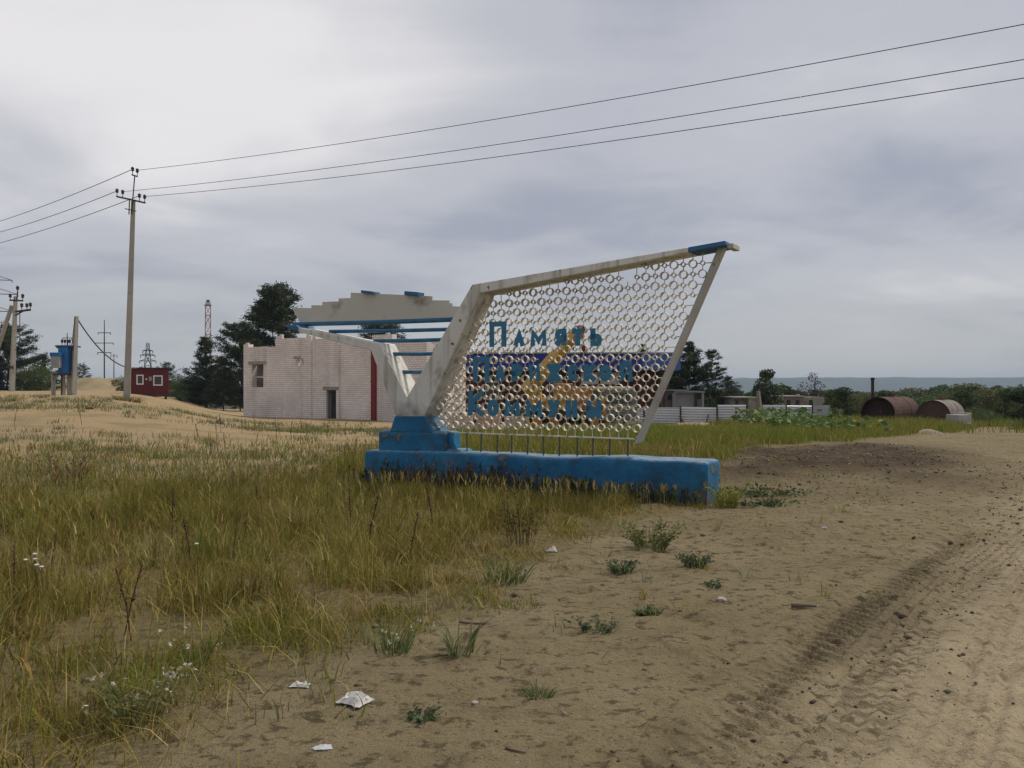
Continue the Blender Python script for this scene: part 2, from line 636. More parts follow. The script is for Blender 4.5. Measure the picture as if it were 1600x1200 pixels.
# ------------------------------------------------------------------ ground
def build_ground():
    def grow(a, b, s0, g):
        out, s = [a], s0
        while out[-1] < b:
            out.append(out[-1] + s)
            s *= g
        return out
    xr = list(np.arange(-1.5, 5.0, 0.02)) + grow(5.0, 4300, 0.03, 1.05)
    xl = grow(1.55, 11, 0.06, 1.0) + grow(11.06, 4300, 0.10, 1.05)
    xs = np.array(sorted([-v for v in xl]) + xr)
    ys = np.array(sorted([-v for v in grow(-2.5, 60, .2, 1.25)]) + list(np.arange(3.0, 9.5, 0.021)) + grow(9.5, 4300, 0.03, 1.022))
    X, Y = np.meshgrid(xs, ys)
    Z = ground_z(X.ravel(), Y.ravel())
    sand, grass, mud, lane = zone_masks(X.ravel(), Y.ravel())
    V = np.stack([X.ravel(), Y.ravel(), Z], 1)
    nx, ny = len(xs), len(ys)
    i = np.arange(nx - 1)[None, :] + (np.arange(ny - 1) * nx)[:, None]
    i = i.ravel()
    Fc = np.stack([i, i + 1, i + nx + 1, i + nx], 1)
    me = npmesh('ground', V, Fc)
    me.polygons.foreach_set('use_smooth', [True] * len(me.polygons))
    at = me.attributes.new('soil', 'FLOAT_COLOR', 'POINT')
    c = np.stack([sand, grass, mud, lane], 1).astype(np.float32)
    at.data.foreach_set('color', c.ravel())
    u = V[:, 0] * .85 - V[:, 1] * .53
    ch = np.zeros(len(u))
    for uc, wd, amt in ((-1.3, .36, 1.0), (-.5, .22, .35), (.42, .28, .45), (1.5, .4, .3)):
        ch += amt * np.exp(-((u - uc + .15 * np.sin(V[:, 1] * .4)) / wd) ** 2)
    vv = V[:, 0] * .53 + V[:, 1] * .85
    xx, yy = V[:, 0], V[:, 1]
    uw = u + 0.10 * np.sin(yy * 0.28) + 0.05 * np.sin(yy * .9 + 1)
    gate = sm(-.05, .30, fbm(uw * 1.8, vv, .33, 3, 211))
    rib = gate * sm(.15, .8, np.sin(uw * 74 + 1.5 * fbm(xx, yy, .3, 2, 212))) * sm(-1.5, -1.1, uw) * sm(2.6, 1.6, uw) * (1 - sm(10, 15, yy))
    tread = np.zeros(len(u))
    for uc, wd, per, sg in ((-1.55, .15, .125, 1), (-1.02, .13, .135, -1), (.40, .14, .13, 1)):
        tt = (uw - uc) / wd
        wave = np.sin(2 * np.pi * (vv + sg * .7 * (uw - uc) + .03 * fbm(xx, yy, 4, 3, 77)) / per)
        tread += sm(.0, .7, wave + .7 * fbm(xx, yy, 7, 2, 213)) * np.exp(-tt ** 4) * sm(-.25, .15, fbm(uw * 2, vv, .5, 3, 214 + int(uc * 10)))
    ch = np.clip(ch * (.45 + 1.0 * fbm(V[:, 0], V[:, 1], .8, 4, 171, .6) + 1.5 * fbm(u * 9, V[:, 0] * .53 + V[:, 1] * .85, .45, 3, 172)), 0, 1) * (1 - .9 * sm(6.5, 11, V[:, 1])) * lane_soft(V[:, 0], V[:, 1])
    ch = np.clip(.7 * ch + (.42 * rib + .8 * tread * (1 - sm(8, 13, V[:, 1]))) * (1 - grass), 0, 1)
    at2 = me.attributes.new('churned_shade', 'FLOAT', 'POINT')  # painted shade of ruts and tread recesses, plus darker disturbed soil
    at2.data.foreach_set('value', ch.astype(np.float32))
    # material
    m = bpy.data.materials.new('ground_soil')
    m.use_nodes = True
    nt = m.node_tree
    N, L = nt.nodes.new, nt.links.new
    b = nt.nodes['Principled BSDF']
    b.inputs['Roughness'].default_value = 0.95
    b.inputs['Specular IOR Level'].default_value = 0.1
    a = N('ShaderNodeAttribute')
    a.attribute_name = 'soil'
    sp = N('ShaderNodeSeparateColor')
    L(a.outputs['Color'], sp.inputs[0])
    geo = N('ShaderNodeNewGeometry')

    def noise(sc, det=5, rough=.5):
        n = N('ShaderNodeTexNoise')
        n.inputs['Scale'].default_value = sc
        n.inputs['Detail'].default_value = det
        n.inputs['Roughness'].default_value = rough
        L(geo.outputs['Position'], n.inputs['Vector'])
        return n.outputs['Fac']

    def rng(f, lo, hi, clamp=True):
        r = N('ShaderNodeMapRange')
        r.inputs['From Min'].default_value = lo
        r.inputs['From Max'].default_value = hi
        L(f, r.inputs[0])
        return r.outputs[0]

    def mix(f, p, q):
        x = N('ShaderNodeMix')
        x.data_type = 'RGBA'
        for k, v in (('Factor', f), ('A', p), ('B', q)):
            if isinstance(v, tuple):
                x.inputs[k].default_value = (*v, 1)
            elif isinstance(v, (int, float)):
                x.inputs[k].default_value = v
            else:
                L(v, x.inputs[k])
        return x.outputs['Result']

    def mul(p, q):
        x = N('ShaderNodeMath')
        x.operation = 'MULTIPLY'
        for k, v in ((0, p), (1, q)):
            if isinstance(v, (int, float)):
                x.inputs[k].default_value = v
            else:
                L(v, x.inputs[k])
        return x.outputs[0]
    big, mid, fine, grain = noise(.55, 4), noise(3.2, 6, .6), noise(22, 5, .65), noise(140, 3, .6)
    dirt = mix(rng(big, .35, .68), (.250, .198, .108), (.318, .255, .145))
    dirt = mix(mul(rng(mid, .50, .72), .55), dirt, (.140, .106, .055))
    lane = mix(rng(mid, .4, .65), (.53, .43, .275), (.44, .352, .22))
    col = mix(mul(a.outputs['Alpha'], .92), dirt, lane)
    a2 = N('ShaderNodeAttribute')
    a2.attribute_name = 'churned_shade'
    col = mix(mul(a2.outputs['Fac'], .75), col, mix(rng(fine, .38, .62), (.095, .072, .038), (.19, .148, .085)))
    mudc = mix(rng(mid, .4, .62), (.066, .046, .026), (.125, .090, .052))
    col = mix(sp.outputs[2], col, mudc)
    thatch = mix(rng(fine, .4, .6), (.165, .135, .055), (.25, .195, .09))
    col = mix(mul(sp.outputs[1], .85), col, thatch)
    sandc = mix(rng(mid, .38, .66), (.44, .315, .175), (.375, .27, .145))
    sandc = mix(mul(rng(big, .48, .66), .55), sandc, (.20, .185, .085))
    col = mix(sp.outputs[0], col, sandc)
    col = mix(mul(rng(fine, .58, .72), .35), col, (.115, .090, .058))
    col = mix(mul(rng(grain, .66, .74), .5), col, (.36, .33, .28))
    col = mix(mul(rng(noise(48, 3), .62, .69), .7), col, (.075, .057, .038))
    col = mix(mul(rng(noise(31, 3), .68, .73), .6), col, (.45, .40, .31))
    inv = N('ShaderNodeMath')
    inv.operation = 'SUBTRACT'
    inv.inputs[0].default_value = 1.0
    L(a.outputs['Alpha'], inv.inputs[1])
    inv2 = N('ShaderNodeMath')
    inv2.operation = 'SUBTRACT'
    inv2.inputs[0].default_value = 1.0
    L(sp.outputs[0], inv2.inputs[1])
    deb = mul(mul(rng(noise(8.5, 7, .72), .535, .60), .8), mul(inv2.outputs[0], rng(inv.outputs[0], -.5, .5)))
    col = mix(deb, col, (.085, .064, .034))
    # far lowland: meadow and woodland soil by distance from the plateau edge
    sx = N('ShaderNodeSeparateXYZ')
    L(geo.outputs['Position'], sx.inputs[0])
    farm = mix(rng(noise(.012, 5), .42, .58), (.050, .062, .026), (.085, .095, .045))
    col = mix(rng(sx.outputs[1], 95, 150), col, farm)
    L(col, b.inputs['Base Color'])
    bp = N('ShaderNodeBump')
    bp.inputs['Strength'].default_value = 0.9
    bp.inputs['Distance'].default_value = 0.05
    h = N('ShaderNodeMath')
    h.operation = 'ADD'
    L(fine, h.inputs[0])
    L(mul(grain, .5), h.inputs[1])
    L(h.outputs[0], bp.inputs['Height'])
    L(bp.outputs[0], b.inputs['Normal'])
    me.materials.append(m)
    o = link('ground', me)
    o['kind'] = 'structure'


build_ground()


def build_hills():
    n, k = 520, 14
    xs = np.linspace(-2600, 4200, n)
    t = np.linspace(0, 1, k)
    top = 10 + 27 * sm(-900, 900, xs) + 3 * sm(900, 2000, xs) + 9 * fbm(xs, xs * 0, .0014, 4, 3) + 2.2 * fbm(xs, xs * 0, .03, 3, 4)
    V = np.zeros((k, n, 3))
    for j in range(k):
        V[j, :, 0] = xs
        V[j, :, 1] = 2450 + 950 * t[j] + 60 * fbm(xs, xs * 0 + j, .004, 2, 8)
        V[j, :, 2] = -9 + (top + 9) * sm(0, 1, np.full(n, t[j])) + 2.2 * fbm(xs, xs * 0 + j * 40, .011, 3, 12) * t[j]
    V = V.reshape(-1, 3)
    i = (np.arange(n - 1)[None, :] + (np.arange(k - 1) * n)[:, None]).ravel()
    Fc = np.stack([i, i + 1, i + n + 1, i + n], 1)
    me = npmesh('hills', V, Fc, None, mat('hill_woodland', (.035, .05, .022), (.06, .07, .035), .95, .012))
    o = link('hills', me)
    o['kind'] = 'structure'


build_hills()

# ------------------------------------------------------------------ haze
hz = MB().bx(-4450, 4450, -140, 4450, -10.5, 40).build('haze', None)
hm = bpy.data.materials.new('haze_air')
hm.use_nodes = True
hm.node_tree.nodes.clear()
ho = hm.node_tree.nodes.new('ShaderNodeOutputMaterial')
hv = hm.node_tree.nodes.new('ShaderNodeVolumePrincipled')
hv.inputs['Color'].default_value = (.62, .76, .95, 1)
hv.inputs['Density'].default_value = 0.00022
hv.inputs['Anisotropy'].default_value = 0.0
hm.node_tree.links.new(hv.outputs[0], ho.inputs['Volume'])
hz.data.materials.append(hm)
hz['kind'] = 'stuff'

def arc(cx, cy, rx, ry, a0, a1, n=9):
    return [(cx + rx * math.cos(math.radians(a0 + (a1 - a0) * i / n)), cy + ry * math.sin(math.radians(a0 + (a1 - a0) * i / n))) for i in range(n + 1)]


GLYPH = {   # strokes in a unit box, y up
    'П': [[(0, 0), (0, 1), (1, 1), (1, 0)]],
    'А': [[(0, 0), (.5, 1), (1, 0)], [(.2, .30), (.8, .30)]],
    'М': [[(0, 0), (0, 1), (.5, .22), (1, 1), (1, 0)]],
    'Я': [[(1, 0), (1, 1), (.45, 1)] + arc(.42, .70, .42, .30, 90, 270)[1:] + [(1, .40)], [(.62, .40), (.02, 0)]],
    'Т': [[(0, 1), (1, 1)], [(.5, 1), (.5, 0)]],
    'Ь': [[(0, 1), (0, 0), (.5, 0)] + arc(.55, .29, .45, .29, -90, 90)[1:] + [(0, .58)]],
    'Р': [[(0, 0), (0, 1), (.5, 1)] + arc(.55, .70, .45, .30, 90, -90)[1:] + [(0, .40)]],
    'И': [[(0, 1), (0, 0), (1, 1), (1, 0)]],
    'Й': [[(0, .80), (0, 0), (1, .80), (1, 0)], arc(.5, 1.04, .26, .13, 190, 350, 6)],
    'Ж': [[(.5, 0), (.5, 1)], [(0, 1), (.42, .5), (0, 0)], [(1, 1), (.58, .5), (1, 0)]],
    'С': [arc(.5, .5, .5, .5, 40, 320, 14)],
    'К': [[(0, 0), (0, 1)], [(1, 1), (.06, .5), (1, 0)]],
    'О': [arc(.5, .5, .5, .5, 0, 360, 18)],
    'У': [[(0, 1), (.5, .40)], [(1, 1), (.42, 0), (.12, 0)]],
    'Н': [[(0, 0), (0, 1)], [(1, 0), (1, 1)], [(0, .5), (1, .5)]],
    'Ы': [[(0, 1), (0, 0), (.3, 0)] + arc(.32, .29, .32, .29, -90, 90)[1:] + [(0, .58)], [(1, 0), (1, 1)]],
}


def letter_mesh(ch, w, h, t):
    """flat letter cut from sheet: mitred strokes of width t inside a w x h box"""
    mb = MB()
    iw, ih = w - t, h - t
    for q, st in enumerate(GLYPH[ch]):
        pts = [Vector((t / 2 + x * iw, t / 2 + y * ih)) for x, y in st]
        closed = (pts[0] - pts[-1]).length < 1e-4
        if closed:
            pts = pts[:-1]
        n = len(pts)
        Lf, Rt = [], []
        for i in range(n):
            p0 = pts[i - 1] if (i > 0 or closed) else None
            p1 = pts[(i + 1) % n] if (i < n - 1 or closed) else None
            d0 = (pts[i] - p0).normalized() if p0 is not None else None
            d1 = (p1 - pts[i]).normalized() if p1 is not None else None
            d0, d1 = d0 or d1, d1 or d0
            n0, n1 = Vector((-d0.y, d0.x)), Vector((-d1.y, d1.x))
            m = n0 + n1
            m = n0 if m.length < 1e-3 else m.normalized()
            k = min(1 / max(.2, m.dot(n0)), 1.5) * t / 2
            ext = Vector((0, 0))
            if p0 is None:
                ext = -d1 * t * .5
            if p1 is None:
                ext = d0 * t * .5
            Lf.append(pts[i] + m * k + ext)
            Rt.append(pts[i] - m * k + ext)
        y0, y1 = -.012 - .0017 * q, .008 + .0017 * q
        vs = [(a.x, y, a.y) for y in (y0, y1) for pr in (Lf, Rt) for a in pr]
        fs = []
        for i in range(n if closed else n - 1):
            j = (i + 1) % n
            fs += [(i, j, n + j, n + i), (2 * n + j, 2 * n + i, 3 * n + i, 3 * n + j), (j, i, 2 * n + i, 2 * n + j), (n + i, n + j, 3 * n + j, 3 * n + i)]
        if not closed:
            fs += [(0, n, 3 * n, 2 * n), (n - 1, 3 * n - 1, 4 * n - 1, 2 * n - 1)]
        mb.add(vs, fs)
    return mb.mesh('letter')


# ------------------------------------------------------------------ the sign (monument)
ANG = math.radians(28)
DV = Vector((math.cos(ANG), -math.sin(ANG), 0))        # along the sign, to the right
NB = Vector((math.sin(ANG), math.cos(ANG), 0))         # to the back
O = Vector((2.71, 13.66, 0)) - DV * 5.85               # left front corner of the base


def PL(px, py, dep):
    """pixel -> (s, z) in the sign's plane set back by dep"""
    k = (px - CX) / F
    # O + s*DV + dep*NB = (k*Y, Y)
    A = O + NB * dep
    # A.x + s DV.x = k (A.y + s DV.y)
    s = (k * A.y - A.x) / (DV.x - k * DV.y)
    Y = A.y + s * DV.y
    return (s, EYE + (HY - py) / F * Y)


def build_sign():
    white = mat('sign_white_paint', (.74, .715, .645), (.65, .62, .54), .7, 1.3, .006, 26, c3=(.30, .25, .17), thr=(.56, .78), streak=((.24, .20, .15), 9, .55), chips=((.17, .13, .10), 7, .685), foot=((.05, .05, .05), .98, 1.45, .8))
    creamp = mat('lattice_cream_paint', (.76, .70, .57), (.63, .56, .43), .65, 5, c3=(.20, .12, .065), thr=(.58, .68))
    bar_m = mat('bar_grey_paint', (.48, .46, .40), (.38, .36, .31), .7, 3, .002, 60, c3=(.25, .14, .08), thr=(.64, .72))
    blue = mat('base_blue_paint', (.012, .125, .265), (.028, .20, .37), .65, 1.4, .022, 13, c3=(.026, .085, .125), thr=(.50, .70), streak=((.04, .07, .09), 7, .35), chips=((.15, .145, .125), 3.2, .645), foot=((.11, .092, .06), -.1, .30, .8), lit_dust=((.27, .31, .33), .75))
    pipe_b = mat('pipe_blue_paint', (.035, .13, .23), (.05, .18, .29), .55, 5, c3=(.10, .09, .07), thr=(.60, .72))
    letter_b = mat('letter_blue_paint', (.045, .190, .310), (.060, .215, .34), .6, 7, c3=(.03, .09, .13), thr=(.6, .75))
    dark = mat('rod_dark_steel', (.07, .075, .06), (.05, .09, .10), .7, 8)
    panelm = mat('panel_grey_sheet', (.60, .57, .49), (.54, .51, .43), .75, 1.2, .003, 25, c3=(.28, .25, .19), thr=(.60, .8))
    T = thing('welcome_sign', 'huge V shaped white and blue roadside monument sign with ring lattice and blue letters', 'sign', O)
    # objects below are in the frame: x = along, y = back, z = up (T carries the rotation)
    T.rotation_euler = (0, 0, -ANG)

    def prism(poly, d0, d1):
        n = len(poly)
        vs = [(s, d0, z) for s, z in poly] + [(s, d1, z) for s, z in poly]
        fs = [tuple(range(n)), tuple(range(2 * n - 1, n - 1, -1))]
        for i in range(n):
            j = (i + 1) % n
            fs.append((i, j, n + j, n + i))
        mb = MB()
        mb.add(vs, fs)
        return mb
    D0, D1 = 0.07, 0.55
    A = lambda x, y, d=D0: PL(x, y, d)
    # --- base wall: long, hand plastered, uneven top
    L0, Wd, Ht = 5.85, 0.60, 0.585

    def rough_block(x0, x1, y0, y1, z0, z1, step, amp, seed, name, m):
        nx = max(2, int((x1 - x0) / step))
        ny = max(2, int((y1 - y0) / step))
        nz = max(2, int((z1 - z0) / step))
        me_ = bpy.data.meshes.new(name)
        vs, fs, idx = [], [], {}

        def vid(i, j, k):
            key = (i, j, k)
            if key not in idx:
                idx[key] = len(vs)
                vs.append((x0 + (x1 - x0) * i / nx, y0 + (y1 - y0) * j / ny, z0 + (z1 - z0) * k / nz))
            return idx[key]
        for i in range(nx):
            for j in range(ny):
                fs.append((vid(i, j, nz), vid(i + 1, j, nz), vid(i + 1, j + 1, nz), vid(i, j + 1, nz)))
        for i in range(nx):
            for k in range(nz):
                fs.append((vid(i, 0, k), vid(i + 1, 0, k), vid(i + 1, 0, k + 1), vid(i, 0, k + 1)))
                fs.append((vid(i + 1, ny, k), vid(i, ny, k), vid(i, ny, k + 1), vid(i + 1, ny, k + 1)))
        for j in range(ny):
            for k in range(nz):
                fs.append((vid(0, j + 1, k), vid(0, j, k), vid(0, j, k + 1), vid(0, j + 1, k + 1)))
                fs.append((vid(nx, j, k), vid(nx, j + 1, k), vid(nx, j + 1, k + 1), vid(nx, j, k + 1)))
        a = np.array(vs)
        # round the top and end edges
        r = step * .8
        for ax, lo, hi in ((1, y0, y1), (0, x0, x1)):
            d = np.minimum(a[:, ax] - lo, hi - a[:, ax])
            zt = np.clip(1 - d / r, 0, 1)
            top = np.clip(1 - (z1 - a[:, 2]) / r, 0, 1)
            a[:, 2] -= .30 * r * zt * top
            sgn = np.where(a[:, ax] - lo < hi - a[:, ax], 1, -1)
            a[:, ax] += sgn * .30 * r * zt * top
        a[:, 2] += amp * 1.6 * fbm(a[:, 0], a[:, 1] * .4, 1.1, 3, seed) * np.clip((a[:, 2] - z0) / (z1 - z0), 0, 1)
        a[:, 1] += amp * fbm(a[:, 0], a[:, 2], 2.2, 4, seed + 3)
        a[:, 0] += amp * .7 * fbm(a[:, 1], a[:, 2], 2.5, 3, seed + 5)
        me_.from_pydata([tuple(v) for v in a], [], fs)
        me_.materials.append(m)
        me_.polygons.foreach_set('use_smooth', [True] * len(me_.polygons))
        return link(name, me_, T)
    rough_block(0.0, L0, 0.0, Wd, -0.35, Ht, 0.045, 0.024, 3, 'base_wall', blue)
    sx = lambda x, d=D0: A(x, 607, d)[0]
    zz = lambda x, y, d=D0: A(x, y, d)[1]
    rough_block(sx(592, .05), sx(694, .05), 0.05, 0.56, Ht - .04, zz(645, 674, .03), .05, .008, 23, 'pedestal', blue)
    # mound of render where pedestal meets wall
    pz = zz(645, 674, .03)
    sa, sb = sx(694, .05), sx(707, .05)
    br = prism([(sa + .01, Ht - .05), (sb + .05, Ht - .05), (sa + .06, pz - .02), (sa + .01, pz - .02)], .16, .20)
    br.build('bracket', blue, T, bevel=.006)
    mound_ = rough_block(sx(690, .05), sx(716, .05), .10, .50, Ht - .12, Ht + .045, .05, .012, 41, 'render_patch', blue)
    # plinth of the V
    pl = [A(609, 674, .06), A(677, 674, .06), A(664, 650, .06), A(617.5, 650, .06)]
    pl[0] = (pl[0][0], pz - .02)
    pl[1] = (pl[1][0], pz - .02)
    prism(pl, D0 - .02, D1 + .02).build('plinth', blue, T, bevel=.012)
    # --- V shaped frame with its two bent wings
    K = {}
    K['tipL'] = [A(466, 518.8), A(466, 511.5)]
    bendL_lo, bendL_hi = A(579.5, 547.5), A(592, 536.5)
    notch = A(635.8, 620.5)
    bendR_hi, bendR_lo = A(737.5, 444.5), A(750, 458)
    R0_hi, R0_lo = A(1075, 386.2), A(1075, 394.2)
    R1_hi, R1_lo = A(1133, 375.8), A(1133.5, 382.8)
    frame = [A(466, 518.8), bendL_lo, A(618.5, 651), A(663, 651), bendR_lo, R0_lo, R0_hi, bendR_hi, notch, bendL_hi, A(466, 511.5)]
    prism(frame, D0, D1).build('frame', white, T, bevel=.012)
    prism([A(442, 507.5), A(443, 509.5), A(466, 518.8), A(466, 511.5), A(462, 507.8)], D0, D1).build('beam_tip', blue_tip(), T, bevel=.01)
    prism([R0_lo, R1_lo, R1_hi, R0_hi], D0, D1).build('beam_tip', blue_tip(), T, bevel=.01)
    s1, z1 = R1_hi
    MB().bx(s1, s1 + .09, .16, .50, z1 - .10, z1 - .03).build('end_block', bar_m, T, bevel=.008)
    # --- slanted bar at the right edge of the lattice
    DL = 0.30
    q0, q1 = PL(1130.5, 384, DL), PL(997.5, 694, DL)
    hw = .052
    prism([(q1[0] - hw, q1[1]), (q1[0] + hw, q1[1] + .03), (q0[0] + hw, q0[1]), (q0[0] - hw, q0[1])], DL - .06, DL + .06).build('slanted_bar', bar_m, T, bevel=.01)
    # --- bottom rail and its thin supports
    r0, r1 = PL(684, 675, DL), PL(991, 686, DL)
    zr = lambda s: r0[1] + (r1[1] - r0[1]) * (s - r0[0]) / (r1[0] - r0[0])
    MB().tube([(r0[0], DL, r0[1]), (r1[0], DL, r1[1])], .014, 6).build('bottom_rail', creamp, T)
    rod0 = None
    for x in (691, 708, 729.5, 752, 777, 799.5, 825, 849, 874.5, 902, 926.6, 953, 981):
        s = PL(x, 690, DL)[0]
        z = zr(s)
        lean = random.uniform(-.012, .012)
        o = MB().tube([(lean, 0, 0), (lean * .3, 0, .17), (0, 0, .36)], .0125, 6).build('support_rod', dark, T)
        o.location = (s, DL, Ht - .05)
        o.scale = (1, 1, (z - Ht + .05) / .36)
    # --- lattice of rings
    cs, cz = 0.142, 0.148
    s0, z0 = PL(885.3, 667, DL)

    def edge(p, q, t_is_z):
        def f(v):
            if t_is_z:
                return p[0] + (q[0] - p[0]) * (v - p[1]) / (q[1] - p[1])
            return p[1] + (q[1] - p[1]) * (v - p[0]) / (q[0] - p[0])
        return f
    left = edge(A(663, 651), bendR_lo, True)
    right = edge((q1[0] - hw, q1[1]), (q0[0] - hw, q0[1]), True)
    ztop = edge(bendR_lo, R1_lo, False)
    RB, RS, TL = .061, .035, .075

    def inside(s, z, m=0.0):
        return (z > zr(s) + m * .5) and (z < ztop(s) - m) and (s > left(z) + m) and (s < right(z) - m)

    def ring_mb(R, th, ln, n):
        mb = MB()
        prof = [(R, -ln / 2), (R, ln / 2), (R - th, ln / 2), (R - th, -ln / 2)]
        vs = [(r * math.cos(2 * math.pi * k / n), y, r * math.sin(2 * math.pi * k / n)) for r, y in prof for k in range(n)]
        fs = [(i * n + k, i * n + (k + 1) % n, ((i + 1) % 4) * n + (k + 1) % n, ((i + 1) % 4) * n + k) for i in range(4) for k in range(n)]
        mb.add(vs, fs)
        return mb
    big_me = ring_mb(RB, .007, TL, 16).mesh('lattice_ring')
    big_me.materials.append(creamp)
    big_me.polygons.foreach_set('use_smooth', [False] * len(big_me.polygons))
    small = ring_mb(RS, .006, TL * .8, 9)
    rods = MB()
    nbig = 0
    for i in range(-22, 30):
        for j in range(0, 24):
            s, z = s0 + i * cs, z0 + j * cz
            isbig = (i + j) % 2 == 0
            R = RB if isbig else RS
            if not inside(s, z, R * .72):
                continue
            s_, z_ = s + random.uniform(-.003, .003), z + random.uniform(-.003, .003)
            dd = random.uniform(-.006, .006)
            if isbig and random.random() < .012:
                continue
            if isbig:
                o = link('lattice_ring', big_me, T)
                o.location = (s_, DL + dd, z_)
                o.rotation_euler = (random.uniform(-.05, .05), random.uniform(0, 6.28), random.uniform(-.05, .05))
                nbig += 1
            else:
                rods.add([(v[0] + s_, v[1] + DL + dd, v[2] + z_) for v in small.v], small.f)
            for di, dj in ((1, 0), (0, 1), (-1, 0), (0, -1)):
                s2, z2 = s + di * cs, z + dj * cz
                R2 = RS if isbig else RB
                if inside(s2, z2, R2 * .72):
                    if di + dj < 0:
                        continue
                    e = (s2 - di * (R2 - .004), z2 - dj * (R2 - .004))
                else:       # fixed to the frame, the bar or the rail
                    if di == 1:
                        e = (min(right(z) + .02, s + .3), z)
                    elif di == -1:
                        e = (max(left(z) - .02, s - .3), z)
                    elif dj == 1:
                        e = (s, min(ztop(s) + .02, z + .3))
                    else:
                        e = (s, zr(s)) if z - zr(s) < .25 else (s, z - R)
                st = (s + di * (R - .004), z + dj * (R - .004))
                if (e[0] - st[0]) * di + (e[1] - st[1]) * dj > .012:
                    rods.tube([(st[0], DL, st[1]), (e[0], DL, e[1])], .0075, 4)
    o = rods.build('lattice_rods', creamp, T)
    o['kind'] = 'stuff'
    # --- letters fixed to the front of the lattice
    z7 = lambda a: (700 + a[0] / 4.4444, 480 + a[1] / 4.4444)
    words = [[('П', 290, 100, 404, 276), ('А', 458, 158, 530, 270), ('М', 574, 156, 684, 268), ('Я', 745, 150, 822, 266), ('Т', 862, 148, 940, 268), ('Ь', 990, 146, 1068, 270)],
             [('П', 176, 344, 286, 520), ('А', 328, 396, 398, 512), ('Р', 444, 396, 518, 514), ('И', 562, 396, 642, 516), ('Ж', 690, 394, 782, 518), ('С', 832, 396, 908, 516),
              ('К', 944, 396, 1024, 514), ('О', 1050, 396, 1132, 514), ('Й', 1192, 372, 1282, 514)],
             [('К', 140, 580, 244, 752), ('О', 274, 640, 352, 756), ('М', 394, 640, 498, 756), ('М', 540, 640, 652, 760), ('У', 696, 644, 772, 764), ('Н', 820, 646, 898, 766), ('Ы', 960, 648, 1064, 770)]]
    DF = DL - .055
    for row in words:
        for ch, xa, ya, xb, yb in row:
            pa, pb = z7((xa, ya)), z7((xb, yb))
            sa, za = PL(pa[0], (pa[1] + pb[1]) / 2, DF)[0], PL((pa[0] + pb[0]) / 2, pa[1], DF)[1]
            sb, zb = PL(pb[0], (pa[1] + pb[1]) / 2, DF)[0], PL((pa[0] + pb[0]) / 2, pb[1], DF)[1]
            me = letter_mesh(ch, sb - sa, za - zb, .078)
            me.materials.append(letter_b)
            lo_ = link('letter', me, T)
            lo_.location = (sa, DF, zb)
            lo_.rotation_euler = (0, random.uniform(-.015, .015), 0)
            lo_['label'] = 'blue Cyrillic letter ' + ch
    # --- blue pipes from wing to wing
    DP = 0.36
    z5 = lambda a, b: (360 + a / 4.4444, 440 + b / 4.4444)
    la = edge(notch, bendR_hi, True)
    for (a, b, c, d, r) in ((440, 297, 1530, 264, .042), (690, 347, 1490, 333, .033), (1000, 412, 1450, 403, .033), (1128, 503, 1400, 500, .033), (1195, 628, 1325, 627, .033)):
        p, q = PL(*z5(a, b), DP), PL(*z5(c, d), DP)
        zq = q[1]
        send = la(zq) + .06
        MB().tube([(p[0], DP, p[1]), ((p[0] + send) / 2, DP, (p[1] + zq) / 2 - .008), (send, DP, zq)], r, 10).build('crossbar', pipe_b, T, smooth=True)
    # --- sheet metal ship on the top pipe
    pts = [(486, 282), (432, 182), (567, 185), (567, 165), (643, 165), (643, 142), (757, 138), (757, 117), (840, 115), (840, 77), (1405, 102), (1405, 130), (1525, 132), (1525, 150), (1545, 152), (1545, 172), (1625, 180), (1610, 268)]
    poly = [PL(*z5(a, b), DP) for a, b in pts]
    zt = la
    poly[-2] = (la(poly[-2][1]) + .02, poly[-2][1])
    poly[-1] = (la(poly[-1][1]) + .02, poly[-1][1])
    sh = prism(poly[::-1], DP - .02, DP + .02).build('ship_panel', panelm, T)
    for fp in (((930, 82), (930, 62), (1015, 72), (1018, 86)), ((1228, 96), (1232, 69), (1325, 76), (1322, 101))):
        pf = [PL(*z5(a, b), DP) for a, b in fp]
        prism(pf, DP - .10, DP + .10).build('funnel', blue_tip(), sh, bevel=.006)
    return nbig


def blue_tip():
    return mat('tip_blue_paint', (.05, .16, .30), (.035, .12, .25), .6, 4, c3=(.12, .12, .12), thr=(.62, .74))


build_sign()

# ------------------------------------------------------------------ power poles and wires
concrete = mat('pole_concrete', (.40, .375, .32), (.33, .31, .265), .85, 1.5, .004, 30, c3=(.22, .19, .14), thr=(.58, .74))
steel = mat('pole_steel', (.045, .04, .04), (.075, .05, .04), .6, 6, metal=.3)
insul = mat('insulator_dark', (.03, .025, .025), None, .3, spec=.5)
wire_m = mat('wire_aluminium', (.11, .10, .11), None, .6)
zinc = mat('zinc_grey', (.30, .31, .31), (.24, .25, .25), .6, 3)


def insulator(parent, p, sc=1.0):
    o = MB().lathe([(.018, -.16), (.018, 0), (.06, .02), (.085, .07), (.055, .10), (.085, .13), (.07, .19), (.03, .22)], 10).build('insulator', insul, parent, smooth=True)
    o.location = p
    o.scale = (sc, sc, sc)
    return o


